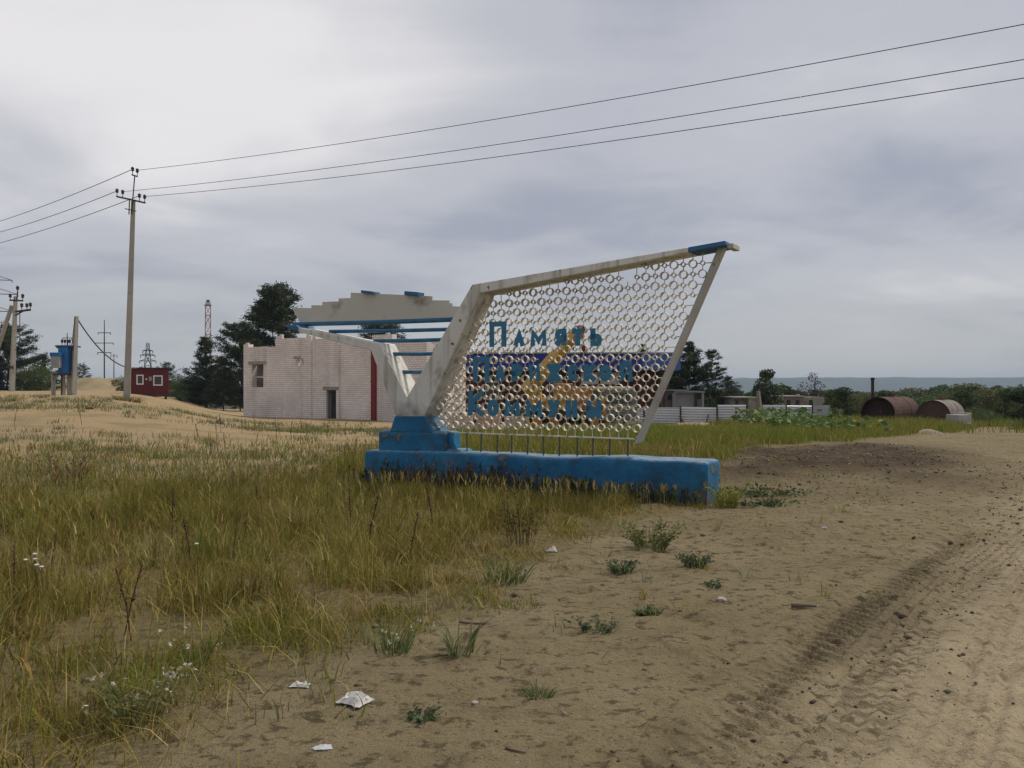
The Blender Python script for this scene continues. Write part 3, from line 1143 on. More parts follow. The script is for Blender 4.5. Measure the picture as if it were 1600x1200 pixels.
def main_pole():
    Y = 46.0
    x0, x1 = PX(197.5, Y), PX(208.5, Y)
    z0 = gz(x0, Y)
    zt = EYE + (HY - 312) / F * Y
    T = thing('power_pole', 'tall concrete power pole on the sandy rise with steel crossarm and black insulators', 'power pole', (x0, Y, z0))
    d = Vector((x1 - x0, 0, zt - z0))
    mb = MB()
    a, b, w0, w1 = Vector((0, 0, -.6)), d, .165, .10
    up = d.normalized()
    ca, sa = math.cos(.35), math.sin(.35)
    vs = []
    for c, w in ((a, w0), (b, w1)):
        for x, y in ((-w, -w * .8), (w, -w * .8), (w * .85, w * .8), (-w * .85, w * .8)):
            vs.append(c + Vector((x * ca - y * sa, x * sa + y * ca, 0)))
    mb.add(vs, [(0, 1, 2, 3), (7, 6, 5, 4)] + [(i, (i + 1) % 4, 4 + (i + 1) % 4, 4 + i) for i in range(4)])
    mb.build('pole', concrete, T, bevel=.02)
    pt = lambda px, py, dy=0: P(px, py, Y + dy) - T.location
    # crossarm runs obliquely, falling a little to the right
    c0, c1 = pt(182, 307, .5), pt(227, 317, -.5)
    MB().square_tube(c0, c1, .055).build('crossarm', steel, T)
    MB().square_tube(pt(205.5, 335, -.2), pt(210.5, 275, -.2), .04).build('pole_top_rod', steel, T)
    MB().square_tube(pt(201.5, 335, -.2), pt(202.5, 310, -.2), .04).build('bracket', steel, T)
    MB().square_tube(pt(195, 326, -.15), pt(213, 330, -.2), .03).build('clamp', steel, T)
    tb0, tb1 = pt(205.8, 273, -.2), pt(215, 276, -.25)
    MB().square_tube(tb0, tb1, .045).build('top_bracket', steel, T)
    ins = []
    for t in (0.02, .22, .80, .98):
        p = c0.lerp(c1, t) + Vector((0, 0, .17))
        insulator(T, p, .95)
        ins.append(p + T.location)
    for t in (.15, .95):
        p = tb0.lerp(tb1, t) + Vector((0, 0, .17))
        insulator(T, p, .95)
        ins.append(p + T.location)
    return ins


INS = main_pole()


def wire(name, label, a, b, sag, r=.013, n=40, group=None):
    pts = []
    for i in range(n + 1):
        t = i / n
        p = Vector(a).lerp(Vector(b), t)
        p.z -= sag * 4 * t * (1 - t)
        pts.append(p)
    o = MB().tube(pts, r, 5).build(name, wire_m, None, smooth=True)
    return tag(o, label, 'power line', group)


def along(px, py, Y, a, tb):
    """the point at tb times the way from a through the sight point"""
    q = P(px, py, Y)
    return Vector(a) + (q - Vector(a)) * tb


topv = Vector((0, 0, .17))
wire_ends = []
for (lab, a, px, py, Y, sag) in (('highest of the three wires running from the pole towards the upper right', INS[5], 1600, 38, 20.5, .42),
                                 ('middle one of the three wires running from the pole towards the upper right', INS[1], 1600, 93, 21.0, .42),
                                 ('lowest of the three wires running from the pole towards the upper right', INS[3], 1600, 122, 20.6, .42)):
    b = along(px, py, Y, Vector(a) + Vector((0, 0, .12)), 1.9)
    b.z += 1.9 * sag * 2.2 * 4 * (1 / 1.9) * (1 - 1 / 1.9)
    wire('overhead_wire', lab, Vector(a) + Vector((0, 0, .12)), b, sag * 2.2, .0115, 48, 'overhead wires')
for (lab, a, py) in (('upper wire leaving the pole top to the left', INS[4], 340), ('middle wire leaving the crossarm to the left', INS[0], 357), ('lower wire leaving the crossarm to the left', INS[2], 374)):
    b = along(0, py, 62, Vector(a) + Vector((0, 0, .10)), 1.5)
    wire('overhead_wire', lab, Vector(a) + Vector((0, 0, .10)), b, .25, .017, 24, 'overhead wires')


def second_pole():
    Y = 86.0
    x0 = PX(18, Y)
    z0 = gz(x0, Y)
    T = thing('power_pole', 'concrete power pole with two crossarms and a slanting strut at the far left', 'power pole', (x0, Y, z0))
    pt = lambda px, py, dy=0: P(px, py, Y + dy) - T.location
    MB().square_tube(pt(18, 622), pt(24.5, 463), .42, .27).build('pole', concrete, T, bevel=.02)
    MB().square_tube(pt(-20, 592, .6), pt(19, 477, .4), .34, .30).build('strut', concrete, T, bevel=.02)
    MB().square_tube(pt(15, 469, -.2), pt(36, 470, -.4), .1).build('crossarm', steel, T)
    MB().square_tube(pt(24, 487, -.3), pt(48, 484, -.4), .13).build('crossarm', steel, T)
    MB().square_tube(pt(24, 493, -.3), pt(36, 486, -.4), .10).build('arm_brace', steel, T)
    MB().square_tube(pt(26.5, 468, -.2), pt(27.5, 455, -.2), .09).build('pole_top_rod', steel, T)
    for px, py in ((16, 468), (35.5, 468.5), (27.5, 456), (42, 483), (47.5, 482), (34, 483)):
        insulator(T, pt(px, py, -.4) + Vector((0, 0, .15)), 1.7)
    MB().tube([pt(31, 488, -.3), pt(31, 520, -.3), pt(30.5, 542, -.3)], .04, 6).build('cable_drop', steel, T)
    MB().square_tube(pt(17.5, 574), pt(22.5, 574), .46).build('collar', steel, T)


second_pole()


def slim_post():
    Y = 60.0
    x0 = PX(114, Y)
    z0 = gz(x0, Y)
    T = thing('concrete_post', 'plain leaning concrete post without crossarm beside the blue transformer', 'post', (x0, Y, z0))
    pt = lambda px, py, dy=0: P(px, py, Y + dy) - T.location
    MB().square_tube(pt(114.5, 624), pt(119.5, 494), .30, .20).build('pole', concrete, T, bevel=.015)
    MB().square_tube(pt(109.5, 624, .35), pt(116, 540, .3), .22, .18).build('strut', concrete, T, bevel=.015)
    MB().tube([pt(117, 496, -.2), pt(113, 535, -.2), pt(110, 548, -.2)], .03, 5).build('cable_drop', steel, T)
    wire('service_cable', 'drooping black cable from the leaning concrete post to the red cabin', P(119.5, 496, Y), P(222, 573, 77), 1.1, .045, 20)


slim_post()


def transformer():
    Y = 60.0
    x0 = PX(96, Y)
    z0 = gz(x0, Y)
    bl = mat('transformer_blue', (.018, .12, .33), (.025, .15, .36), .5, 2)
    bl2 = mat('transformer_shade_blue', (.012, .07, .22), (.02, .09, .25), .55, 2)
    T = thing('transformer', 'bright blue outdoor transformer cabinet raised on short concrete posts', 'transformer', (x0, Y, z0))
    pt = lambda px, py, dy=0: P(px, py, Y + dy) - T.location
    for px, w, dy, m in ((83.5, .20, 0, concrete), (99, .20, .1, concrete), (107.5, .16, .9, concrete)):
        MB().square_tube(pt(px, 624, dy), pt(px, 583, dy), w).build('leg', m, T, bevel=.01)
    MB().square_tube(pt(96.3, 622, -.15), pt(96.3, 583, -.15), .07).build('conduit', steel, T)
    a, b = pt(92, 583.5), pt(111, 542)
    MB().bx(a.x + .08, b.x - .06, -.3, 1.0, a.z, b.z).build('cabinet', bl, T, bevel=.02)
    MB().bx(a.x - .08, b.x + .14, -.36, 1.06, b.z, b.z + .09).build('roof', bl2, T, bevel=.01)
    f = MB()
    for k in range(5):
        f.bx(b.x - .055 + .0, b.x + .03, -.2 + k * .24, -.12 + k * .24, a.z + .1, b.z - .1)
    f.build('cooling_fins', bl2, T)
    a, b = pt(87.5, 575), pt(100.5, 557)
    MB().bx(a.x, b.x, -.72, -.31, a.z, b.z).build('meter_box', zinc, T, bevel=.015)
    MB().bx(a.x - .04, b.x + .05, -.76, -.305, b.z, b.z + .22).build('meter_box_hood', bl, T, bevel=.015)
    a = pt(88, 583.5)
    MB().bx(a.x, a.x + .9, -.5, .9, a.z - .11, a.z - .004).build('frame', steel, T)
    for px in (97, 101.5, 106, 109):
        insulator(T, pt(px, 540.5, .2) + Vector((0, 0, .18)), 1.0)
    MB().square_tube(pt(88, 543, -.2), pt(114, 543.5, -.2), .06).build('crossarm', steel, T)


transformer()


def lattice_tower(name, label, px, Y, base_py, top_py, w_base, w_top, nseg, mats, arms=(), cat='tower', dy=0):
    x0 = PX(px, Y)
    zb = min(gz(x0, Y), EYE + (HY - base_py) / F * Y)
    h = EYE + (HY - top_py) / F * Y - zb
    T = thing(name, label, cat, (x0, Y, zb), random.uniform(.2, .5))
    r = max(.05, Y / F * .55)
    leg = MB()
    for sx_, sy_ in ((-1, -1), (1, -1), (1, 1), (-1, 1)):
        MB().tube([(sx_ * w_base, sy_ * w_base, 0), (sx_ * w_top, sy_ * w_top, h)], r, 4).build('leg', mats[0], T)
    for k in range(nseg):
        mb = MB()
        t0, t1 = k / nseg, (k + 1) / nseg
        a, b = w_base + (w_top - w_base) * t0, w_base + (w_top - w_base) * t1
        for (p, q) in (((-1, -1), (1, -1)), ((1, -1), (1, 1)), ((1, 1), (-1, 1)), ((-1, 1), (-1, -1))):
            mb.tube([(p[0] * a, p[1] * a, h * t0), (q[0] * b, q[1] * b, h * t1)], r * .7, 4)
            mb.tube([(q[0] * a, q[1] * a, h * t0), (p[0] * b, p[1] * b, h * t1)], r * .7, 4)
            mb.tube([(p[0] * b, p[1] * b, h * t1), (q[0] * b, q[1] * b, h * t1)], r * .7, 4)
        mb.build('bracing', mats[k % len(mats)], T)
    for py, half in arms:
        z = EYE + (HY - py) / F * Y - zb
        mb = MB()
        mb.tube([(-half, 0, z), (half, 0, z)], r * 1.1, 4)
        mb.tube([(-half, 0, z), (0, 0, z + half * .32), (half, 0, z)], r * .8, 4)
        for s in (-1, 1):
            mb.tube([(s * half, 0, z), (s * half, 0, z - Y / F * 4)], r, 4)
        o = mb.build('crossarm', mats[0], T)
    return T


dsteel = mat('pylon_steel', (.05, .055, .065), (.07, .075, .08), .6, 2)
lattice_tower('electricity_pylon', 'lattice pylon cut off by the left edge with three long arms', -16, 150, 600, 418, 1.6, .5, 9, [dsteel], [(437, 3.1), (459, 3.9), (486, 3.2)])
lattice_tower('electricity_pylon', 'small distant lattice pylon rising behind the red cabin', 231, 420, 590, 536, 3.0, .5, 6, [dsteel], [(548, 2.0), (555, 2.9), (564, 3.3)])
redp = mat('tower_red_paint', (.45, .17, .13), (.38, .14, .11), .6, 2)
whip = mat('tower_white_paint', (.62, .60, .58), None, .6)
ct = lattice_tower('radio_mast', 'thin red and white lattice radio mast above the pines', 325, 300, 600, 478, .9, .75, 12, [redp, whip])
h_ = EYE + (HY - 478) / F * 300 - ct.location.z
MB().bx(-1.0, 1.0, -1.0, 1.0, h_, h_ + .4).build('platform', redp, ct)
MB().bx(-.75, .75, -.75, .75, h_ + .4, h_ + 1.1).build('platform', whip, ct)
MB().bx(-.5, .5, -.5, .5, h_ + 1.1, h_ + 1.8).build('antenna', dsteel, ct)


def t_pole(label, px, Y, base_py, top_py, arms, r):
    x0 = PX(px, Y)
    zb = gz(x0, Y)
    T = thing('transmission_pole', label, 'power pole', (x0, Y, zb), random.uniform(-.3, .3))
    zt = EYE + (HY - top_py) / F * Y - zb
    MB().tube([(0, 0, -.5), (0, 0, zt * .7), (0, 0, zt)], [r, r * .85, r * .5], 7).build('pole', dsteel, T)
    for py, half in arms:
        z = EYE + (HY - py) / F * Y - zb
        mb = MB().tube([(-half, 0, z), (half, 0, z)], r * .55, 5)
        for s in (-1, 1):
            mb.tube([(s * half * .96, 0, z), (s * half * .96, 0, z - Y / F * 3)], r * .5, 4)
        mb.build('crossarm', dsteel, T)


t_pole('tall dark single pole with three crossarms left of the concrete power pole', 163, 230, 600, 500, [(520, 1.5), (536, 2.2), (551, 1.6)], .17)
t_pole('short dark pole with one crossarm between the concrete power pole and the three armed pole', 178, 230, 600, 552, [(556, .75)], .13)
t_pole('dark pole top with one crossarm behind the blue transformer', 105, 120, 600, 520, [(528, .55)], .09)


# ------------------------------------------------------------------ red cabin
def red_cabin():
    Y = 77.0
    redm = mat('cabin_red_paint', (.135, .022, .022), (.11, .018, .02), .7, 1.2, .004, 20, c3=(.16, .05, .035), thr=(.6, .75))
    drk = mat('cabin_roof_dark', (.05, .035, .035), (.08, .045, .04), .8, 2)
    wht = mat('window_white_frame', (.72, .70, .66), None, .6)
    gls = mat('window_dark_glass', (.035, .04, .042), (.05, .055, .055), .15, .8, spec=.5)
    x0, x1 = PX(205, Y), PX(263.5, Y)
    zb = gz(PX(234, Y), Y) - .05
    T = thing('site_cabin', 'small dark red cabin with two white framed windows behind the power pole', 'cabin', ((x0 + x1) / 2, Y, zb), .34)
    w = (x1 - x0) * .95
    pz = lambda py: EYE + (HY - py) / F * Y - zb
    # walls as boards
    hz0, hz1 = .18, pz(576)
    nb_ = 14
    for k in range(nb_):
        b0, b1 = -w / 2 + w * k / nb_, -w / 2 + w * (k + 1) / nb_
        cxm = (b0 + b1) / 2
        MB().bx(b0 + .008, b1 - .008, -.02 + (k % 2) * .012, .03, hz0, hz1 - .02).build('plank', redm, T)
    MB().bx(-w / 2, w / 2, .035, 2.3, hz0, hz1).build('body', redm, T)
    MB().bx(-w / 2 - .1, w / 2 + .12, -.15, 2.45, hz1, hz1 + .09).build('roof', drk, T, bevel=.01)
    for s in (-.42, .42):
        MB().bx(s * w - .1, s * w + .1, -.1, 2.4, -.25, hz0).build('skid', drk, T)
    MB().bx(-w / 2 - .25, w / 2 + .2, -.08, .02, .0, hz0).build('sill_beam', drk, T)
    for (a, b, c, d) in ((214.5, 225, 585.5, 601), (239, 253, 586.5, 602.5)):
        X0, X1 = PX(a, Y) - T.location.x, PX(b, Y) - T.location.x
        z1, z0 = pz(c), pz(d)
        f = MB()
        t = .09
        f.bx(X0, X1, -.075, -.025, z1 - t, z1).bx(X0, X1, -.075, -.025, z0, z0 + t)
        f.bx(X0, X0 + t, -.073, -.025, z0 + t, z1 - t).bx(X1 - t, X1, -.073, -.025, z0 + t, z1 - t)
        fo = f.build('window', wht, T)
        MB().bx(X0 + t, X1 - t, -.05, -.028, z0 + t, z1 - t).build('pane', gls, fo)
        MB().bx((X0 + X1) / 2 - .02, (X0 + X1) / 2 + .02, -.062, -.052, z0 + t, z1 - t).build('glazing_bar', redm, fo)
    X0 = PX(234.5, Y) - T.location.x
    MB().bx(X0 - .10, X0 + .12, -.14, -.03, pz(595), pz(588.5)).build('meter_box', zinc, T, bevel=.01)
    MB().tube([(X0 - .28, -.06, pz(592.5)), (X0 - .28, -.10, pz(592.5))], .07, 8).build('lamp', wht, T)
    MB().tube([(X0 - .02, -.05, pz(595)), (X0 + .02, -.05, pz(604)), (X0 + .16, -.05, pz(614))], .02, 5).build('cable', drk, T)


red_cabin()


# ------------------------------------------------------------------ brick shell of an unfinished building
def brick_mat(name, c1, c2, mortar):
    m = bpy.data.materials.new(name)
    m.use_nodes = True
    nt = m.node_tree
    N, L = nt.nodes.new, nt.links.new
    b = nt.nodes['Principled BSDF']
    b.inputs['Roughness'].default_value = .9
    b.inputs['Specular IOR Level'].default_value = .15
    tc = N('ShaderNodeTexCoord')
    sp = N('ShaderNodeSeparateXYZ')
    L(tc.outputs['Object'], sp.inputs[0])
    ad = N('ShaderNodeMath')
    L(sp.outputs[0], ad.inputs[0])
    L(sp.outputs[1], ad.inputs[1])
    cb = N('ShaderNodeCombineXYZ')
    L(ad.outputs[0], cb.inputs[0])
    L(sp.outputs[2], cb.inputs[1])
    br = N('ShaderNodeTexBrick')
    br.inputs['Scale'].default_value = 1.0
    br.inputs['Brick Width'].default_value = .26
    br.inputs['Row Height'].default_value = .115
    br.inputs['Mortar Size'].default_value = .014
    br.inputs['Mortar Smooth'].default_value = .3
    br.inputs['Bias'].default_value = 0
    br.inputs['Color1'].default_value = (*c1, 1)
    br.inputs['Color2'].default_value = (*c2, 1)
    br.inputs['Mortar'].default_value = (*mortar, 1)
    L(cb.outputs[0], br.inputs['Vector'])
    n = N('ShaderNodeTexNoise')
    n.inputs['Scale'].default_value = .7
    n.inputs['Detail'].default_value = 6
    L(tc.outputs['Object'], n.inputs['Vector'])
    r = N('ShaderNodeMapRange')
    r.inputs['From Min'].default_value = .35
    r.inputs['From Max'].default_value = .7
    r.inputs['To Min'].default_value = 1.06
    r.inputs['To Max'].default_value = .84
    L(n.outputs['Fac'], r.inputs[0])
    mu = N('ShaderNodeVectorMath')
    mu.operation = 'SCALE'
    L(br.outputs['Color'], mu.inputs[0])
    L(r.outputs[0], mu.inputs['Scale'])
    mp = N('ShaderNodeMapping')
    mp.inputs['Scale'].default_value = (1.6, 1.6, .16)
    L(tc.outputs['Object'], mp.inputs[0])
    n3 = N('ShaderNodeTexNoise')
    n3.inputs['Scale'].default_value = 1.0
    n3.inputs['Detail'].default_value = 7
    L(mp.outputs[0], n3.inputs['Vector'])
    r3 = N('ShaderNodeMapRange')
    r3.inputs['From Min'].default_value = .50
    r3.inputs['From Max'].default_value = .72
    r3.inputs['To Max'].default_value = .28
    L(n3.outputs['Fac'], r3.inputs[0])
    mx = N('ShaderNodeMix')
    mx.data_type = 'RGBA'
    L(r3.outputs[0], mx.inputs['Factor'])
    L(mu.outputs[0], mx.inputs['A'])
    mx.inputs['B'].default_value = (.30, .27, .25, 1)
    L(mx.outputs['Result'], b.inputs['Base Color'])
    bp = N('ShaderNodeBump')
    bp.inputs['Strength'].default_value = .5
    bp.inputs['Distance'].default_value = .02
    bp.invert = True
    L(br.outputs['Fac'], bp.inputs['Height'])
    L(bp.outputs[0], b.inputs['Normal'])
    return m


def brick_building():
    bm_ = brick_mat('white_brick', (.88, .80, .74), (.77, .69, .64), (.50, .455, .42))
    conc = mat('lintel_concrete', (.33, .30, .26), (.26, .235, .20), .9, 3)
    redm = mat('downpipe_red', (.20, .022, .022), (.17, .02, .022), .6, 2)
    drk = mat('building_dark_wood', (.06, .035, .03), (.09, .05, .04), .8, 3)
    A = Vector((PX(380.5, 60), 60.0, 0))
    B = Vector((PX(662, 51), 51.0, 0))
    d = (B - A)
    Ln = d.length
    d.normalize()
    ang = math.atan2(d.y, d.x)
    T = thing('brick_building', 'unfinished roofless white brick building with stepped top and dark red strip', 'building', (A.x, A.y, 0), ang)
    nrm = Vector((-d.y, d.x, 0))

    def uz(px, py, off=0):
        k = (px - CX) / F
        a = A + nrm * off
        u = (k * a.y - a.x) / (d.x - k * d.y)
        Y = a.y + u * d.y
        return u, EYE + (HY - py) / F * Y
    u = lambda px: uz(px, 600)[0]
    z = lambda px, py: uz(px, py)[1]
    zb = -.5
    TH = .38
    holes = []
    w1 = (u(393.5), u(411.5), z(402, 605), z(402, 569.5))
    w2 = (u(462), u(474.5), z(468, 571), z(468, 560.5))
    dr = (u(507.5), u(523), zb, z(515, 609.5))
    u1, u2, u3, u4 = u(388), u(430), u(485.5), u(527)
    zt0, zt1, zt2, zt3, zt4 = z(384, 538), z(400, 542), z(440, 529), z(500, 529), z(560, 533)

    # front: pieces butt end to end round the openings
    def wall(u0, u1_, z0, z1, y0=0.0, y1=TH, name='wall', parent=T):
        return MB().bx(u0, u1_, y0, y1, z0, z1)
    front = MB()
    front.bx(0, u1, 0, TH, zb, zt0)
    front.bx(u1, w1[0], 0, TH, zb, zt1)
    front.bx(w1[0], w1[1], 0, TH, zb, w1[2])
    front.bx(w1[0], w1[1], 0, TH, w1[3], zt1)
    front.bx(w1[1], u2, 0, TH, zb, zt1 - .03)
    front.bx(u2, w2[0], 0, TH, zb, zt2)
    front.bx(w2[0], w2[1], 0, TH, zb, w2[2])
    front.bx(w2[0], w2[1], 0, TH, w2[3], zt2)
    front.bx(w2[1], u3, 0, TH, zb, zt2 - .03)
    front.build('wall', bm_, T)
    mid = MB()
    mid.bx(u3, dr[0], .10, TH + .08, zb, zt3)
    mid.bx(dr[0], dr[1], .10, TH + .08, dr[3], zt3)
    mid.bx(dr[1], u4, .10, TH + .08, zb, zt3 - .02)
    mid.build('wall', bm_, T)
    right = MB()
    ue = u(640)
    right.bx(u4, u(577), .22, TH + .2, zb, zt4)
    right.bx(u(577), u(608), .22, TH + .2, zb, zt4 + .32)
    right.bx(u(608), Ln, .22, TH + .2, zb, zt4 - .05)
    right.build('wall', bm_, T)
    # loose bricks and little piers on the wall tops
    k = 0
    for (px, zz_, n_) in ((383, zt0, 1), (431, zt2, 2), (436, zt2, 3), (478, zt2, 2), (481, zt2, 1), (486, zt3, 2), (545, zt4, 2), (556, zt4, 1), (598, zt4 + .32, 2)):
        for q in range(n_):
            o = MB().box((0, 0, 0), (.25, .12, .085)).build('brick', bm_, T)
            o.location = (u(px), TH * .5 + (.0 if px < 486 else .2 if px > 527 else .09), zz_ + .0425 + .088 * q)
            o.rotation_euler = (0, 0, random.uniform(-.2, .2))
    dep = 3.0
    MB().bx(0, TH, TH, dep, zb, zt1 - .1).build('wall', bm_, T)
    MB().bx(0, Ln, dep, dep + TH, zb, zt3 - .2).build('wall', bm_, T)
    MB().bx(Ln - TH, Ln, TH + .2, dep, zb, zt4 - .3).build('wall', bm_, T)
    MB().bx(TH, Ln - TH, TH + .25, dep, 3.05, 3.25).build('light_block_slab', conc, T)  # unseen slab added to block skylight and keep the interior dark
    MB().bx(u3, u3 + .25, TH + .1, dep, zb, 3.04).build('partition', bm_, T)
    MB().bx(TH, u3 - .01, 1.9, 2.1, zb, 3.04).build('partition', drk, T)
    # lintels, frame, door
    MB().bx(u(388), u(416), -.025, .3, w1[3], w1[3] + .20).build('lintel', conc, T)
    MB().bx(u(458.5), u(470), -.02, .3, w2[3] + .005, w2[3] + .12).build('lintel', conc, T)
    MB().bx(u(502.5), u(527) - .002, .075, .4, dr[3], dr[3] + .19).build('lintel', conc, T)
    zm = z(402, 590)
    MB().bx(w1[0] + .25, w1[1], .2, .26, zm, zm + .07).build('window_bar', whip, T)
    MB().bx(w2[0] + .30, w2[0] + .40, .15, .22, w2[2], w2[3]).build('window_bar', bm_, T)
    MB().bx(dr[0] + .02, dr[0] + .10, .2, .3, zb, dr[3]).build('door_frame', mat('door_grey', (.15, .16, .17), None, .7), T)
    MB().bx(u(577.2), u(584.2), .10, .215, zb, z(580, 545) + 0.35).build('corner_strip', redm, T, bevel=.01)
    for py in (560, 597, 630):
        MB().bx(u(577.2) - .03, u(584.2) + .03, .085, .10, z(580, py), z(580, py) + .05).build('bracket', redm, T)
    # lower wing to the right: posts and a beam, open to the back
    uw, ux = Ln + .05, Ln + 1.7
    zl = z(672, 537)
    MB().bx(uw, ux, .9, 1.2, zl - .25, zl).build('beam', conc, T)
    MB().bx(uw, ux, .9, 1.2, zb, .9).build('wall', bm_, T)
    MB().bx(ux - .4, ux, .9, 1.2, .9, zl - .25).build('pier', bm_, T)
    MB().bx(uw, uw + .25, .9, 1.2, .9, zl - .25).build('pier', drk, T)


brick_building()


# ------------------------------------------------------------------ shop, van and crane behind the lattice
def roadside_shop():
    Y = 58.0
    blue1 = mat('fascia_deep_blue', (.012, .028, .20), (.016, .035, .24), .45, 1.5)
    blue2 = mat('fascia_mid_blue', (.04, .11, .33), (.05, .13, .36), .45, 1.5)
    wine = mat('shop_wine_wall', (.075, .022, .020), (.06, .02, .02), .7, 1.5)
    pale = mat('shop_pale_panel', (.55, .54, .52), (.48, .47, .46), .6, 2)
    drk = mat('shop_dark', (.035, .03, .028), (.05, .04, .035), .7, 2)
    gls = MATS['window_dark_glass']
    x0, x1, xr = PX(718, Y), PX(1000, Y), PX(1059, Y)
    zb = gz(PX(880, Y), Y)
    T = thing('roadside_shop', 'low dark red roadside shop with deep blue roof band seen through the lattice', 'shop', (x0, Y, zb))
    X = lambda px: PX(px, Y) - x0
    Z = lambda py: EYE + (HY - py) / F * Y - zb
    MB().bx(0, x1 - x0, -1.0, 0.0, Z(580), Z(554)).build('fascia', blue1, T, bevel=.02)
    MB().bx(x1 - x0 + .004, xr - x0, -1.0, .0, Z(579), Z(553.3)).build('fascia', blue2, T, bevel=.02)['label'] = 'lighter blue end of the roof band'
    MB().bx(-.06, xr - x0 + .06, -1.06, 4.6, Z(554) + .02, Z(554) + .10).build('roof', zinc, T)
    # wall in panels between wine red posts
    cols = [722, 752, 786, 820, 852, 884, 905, 938, 968, 990, 1030]
    for i in range(len(cols) - 1):
        a, b = X(cols[i]) + .09, X(cols[i + 1]) - .09
        m = pale if cols[i] in (905, 938) else (drk if i % 3 == 1 else wine)
        MB().bx(a, b, .04, .16, 0.1 - .4, Z(580) if m is not pale else Z(601)).build('wall_panel', m if m is not pale else drk, T)
        if m is pale:
            MB().bx(a, b, .0, .16, Z(600.5), Z(582)).build('wall_panel', pale, T)
    for c in cols:
        MB().bx(X(c) - .085, X(c) + .085, -.06, .2, -.4, Z(580)).build('post', wine, T)
    MB().bx(0, X(1031), .2, 4.5, -.4, Z(556)).build('body', wine, T)
    for c in (995, 1034):
        MB().bx(X(c) - .07, X(c) + .07, -.95, -.80, -.4, Z(580)).build('column', wine, T)
    for a, b in ((758, 780), (858, 880)):
        f = MB().bx(X(a), X(b), -.0, .035, Z(625), Z(596)).build('window', pale, T)
        MB().bx(X(a) + .06, X(b) - .06, -.012, -.001, Z(623.5), Z(597.5)).build('pane', gls, f)


roadside_shop()


def van():
    Y = 42.5
    body = mat('van_body_greygreen', (.16, .18, .16), (.13, .145, .13), .45, 1.5, spec=.4)
    cream = mat('van_cream_roof', (.58, .50, .38), (.50, .44, .34), .5, 2)
    gls = MATS['window_dark_glass']
    tyre = mat('tyre_rubber', (.018, .018, .018), None, .85)
    rim = mat('rim_grey', (.25, .25, .25), None, .5)
    zb = gz(PX(925, Y), Y)
    T = thing('parked_van', 'grey van with a cream roof parked in front of the shop behind the lattice', 'van', (PX(913, Y), Y, zb), math.radians(10))
    # side profile, extruded across 1.9 m
    prof = [(-2.1, .35), (-2.15, .85), (-1.95, 1.02), (-1.45, 1.12), (-.95, 1.72), (1.95, 1.76), (2.1, 1.6), (2.15, .4)]
    n = len(prof)
    mb = MB()
    mb.add([(x, -.85, z) for x, z in prof] + [(x, .85, z) for x, z in prof],
           [tuple(range(n)), tuple(range(2 * n - 1, n - 1, -1))] + [(i, (i + 1) % n, n + (i + 1) % n, n + i) for i in range(n)])
    mb.build('body', body, T, bevel=.05)
    rf = [(-.98, 1.70), (-.88, 1.82), (1.85, 1.86), (2.05, 1.72)]
    mb = MB()
    mb.add([(x, -.87, z) for x, z in rf] + [(x, .87, z) for x, z in rf], [(0, 1, 2, 3), (7, 6, 5, 4), (0, 4, 5, 1), (1, 5, 6, 2), (2, 6, 7, 3), (3, 7, 4, 0)])
    mb.build('roof', cream, T, bevel=.04)
    for a, b in ((-1.15, -.35), (-.25, .6), (.7, 1.85)):
        lo = a + (.22 if a < -1 else 0)
        g = MB()
        zl, zh = 1.14, 1.58
        g.add([(a - .02, -.865, zl), (b, -.865, zl), (b, -.865, zh), (lo + .12, -.865, zh), (a - .02, -.851, zl), (b, -.851, zl), (b, -.851, zh), (lo + .12, -.851, zh)],
              [(0, 1, 2, 3), (7, 6, 5, 4), (0, 4, 5, 1), (1, 5, 6, 2), (2, 6, 7, 3), (3, 7, 4, 0)])
        g.build('window', gls, T)
    MB().bx(-2.05, 2.12, -.868, -.855, .98, 1.03).build('trim_strip', cream, T)
    for x in (-1.35, 1.3):
        for s in (-1, 1):
            w = MB().tube([(x, s * .62, .33), (x, s * .86, .33)], .33, 14).build('wheel', tyre, T)
            MB().tube([(x, s * .84, .33), (x, s * .875, .33)], .18, 10).build('rim', rim, w)
    MB().tube([(-2.14, -.6, .72), (-2.19, -.6, .72)], .10, 10).build('headlight', cream, T)
    MB().tube([(-2.14, .6, .72), (-2.19, .6, .72)], .10, 10).build('headlight', cream, T)
    MB().bx(-2.25, -2.12, -.8, .8, .38, .5).build('bumper', rim, T)


van()


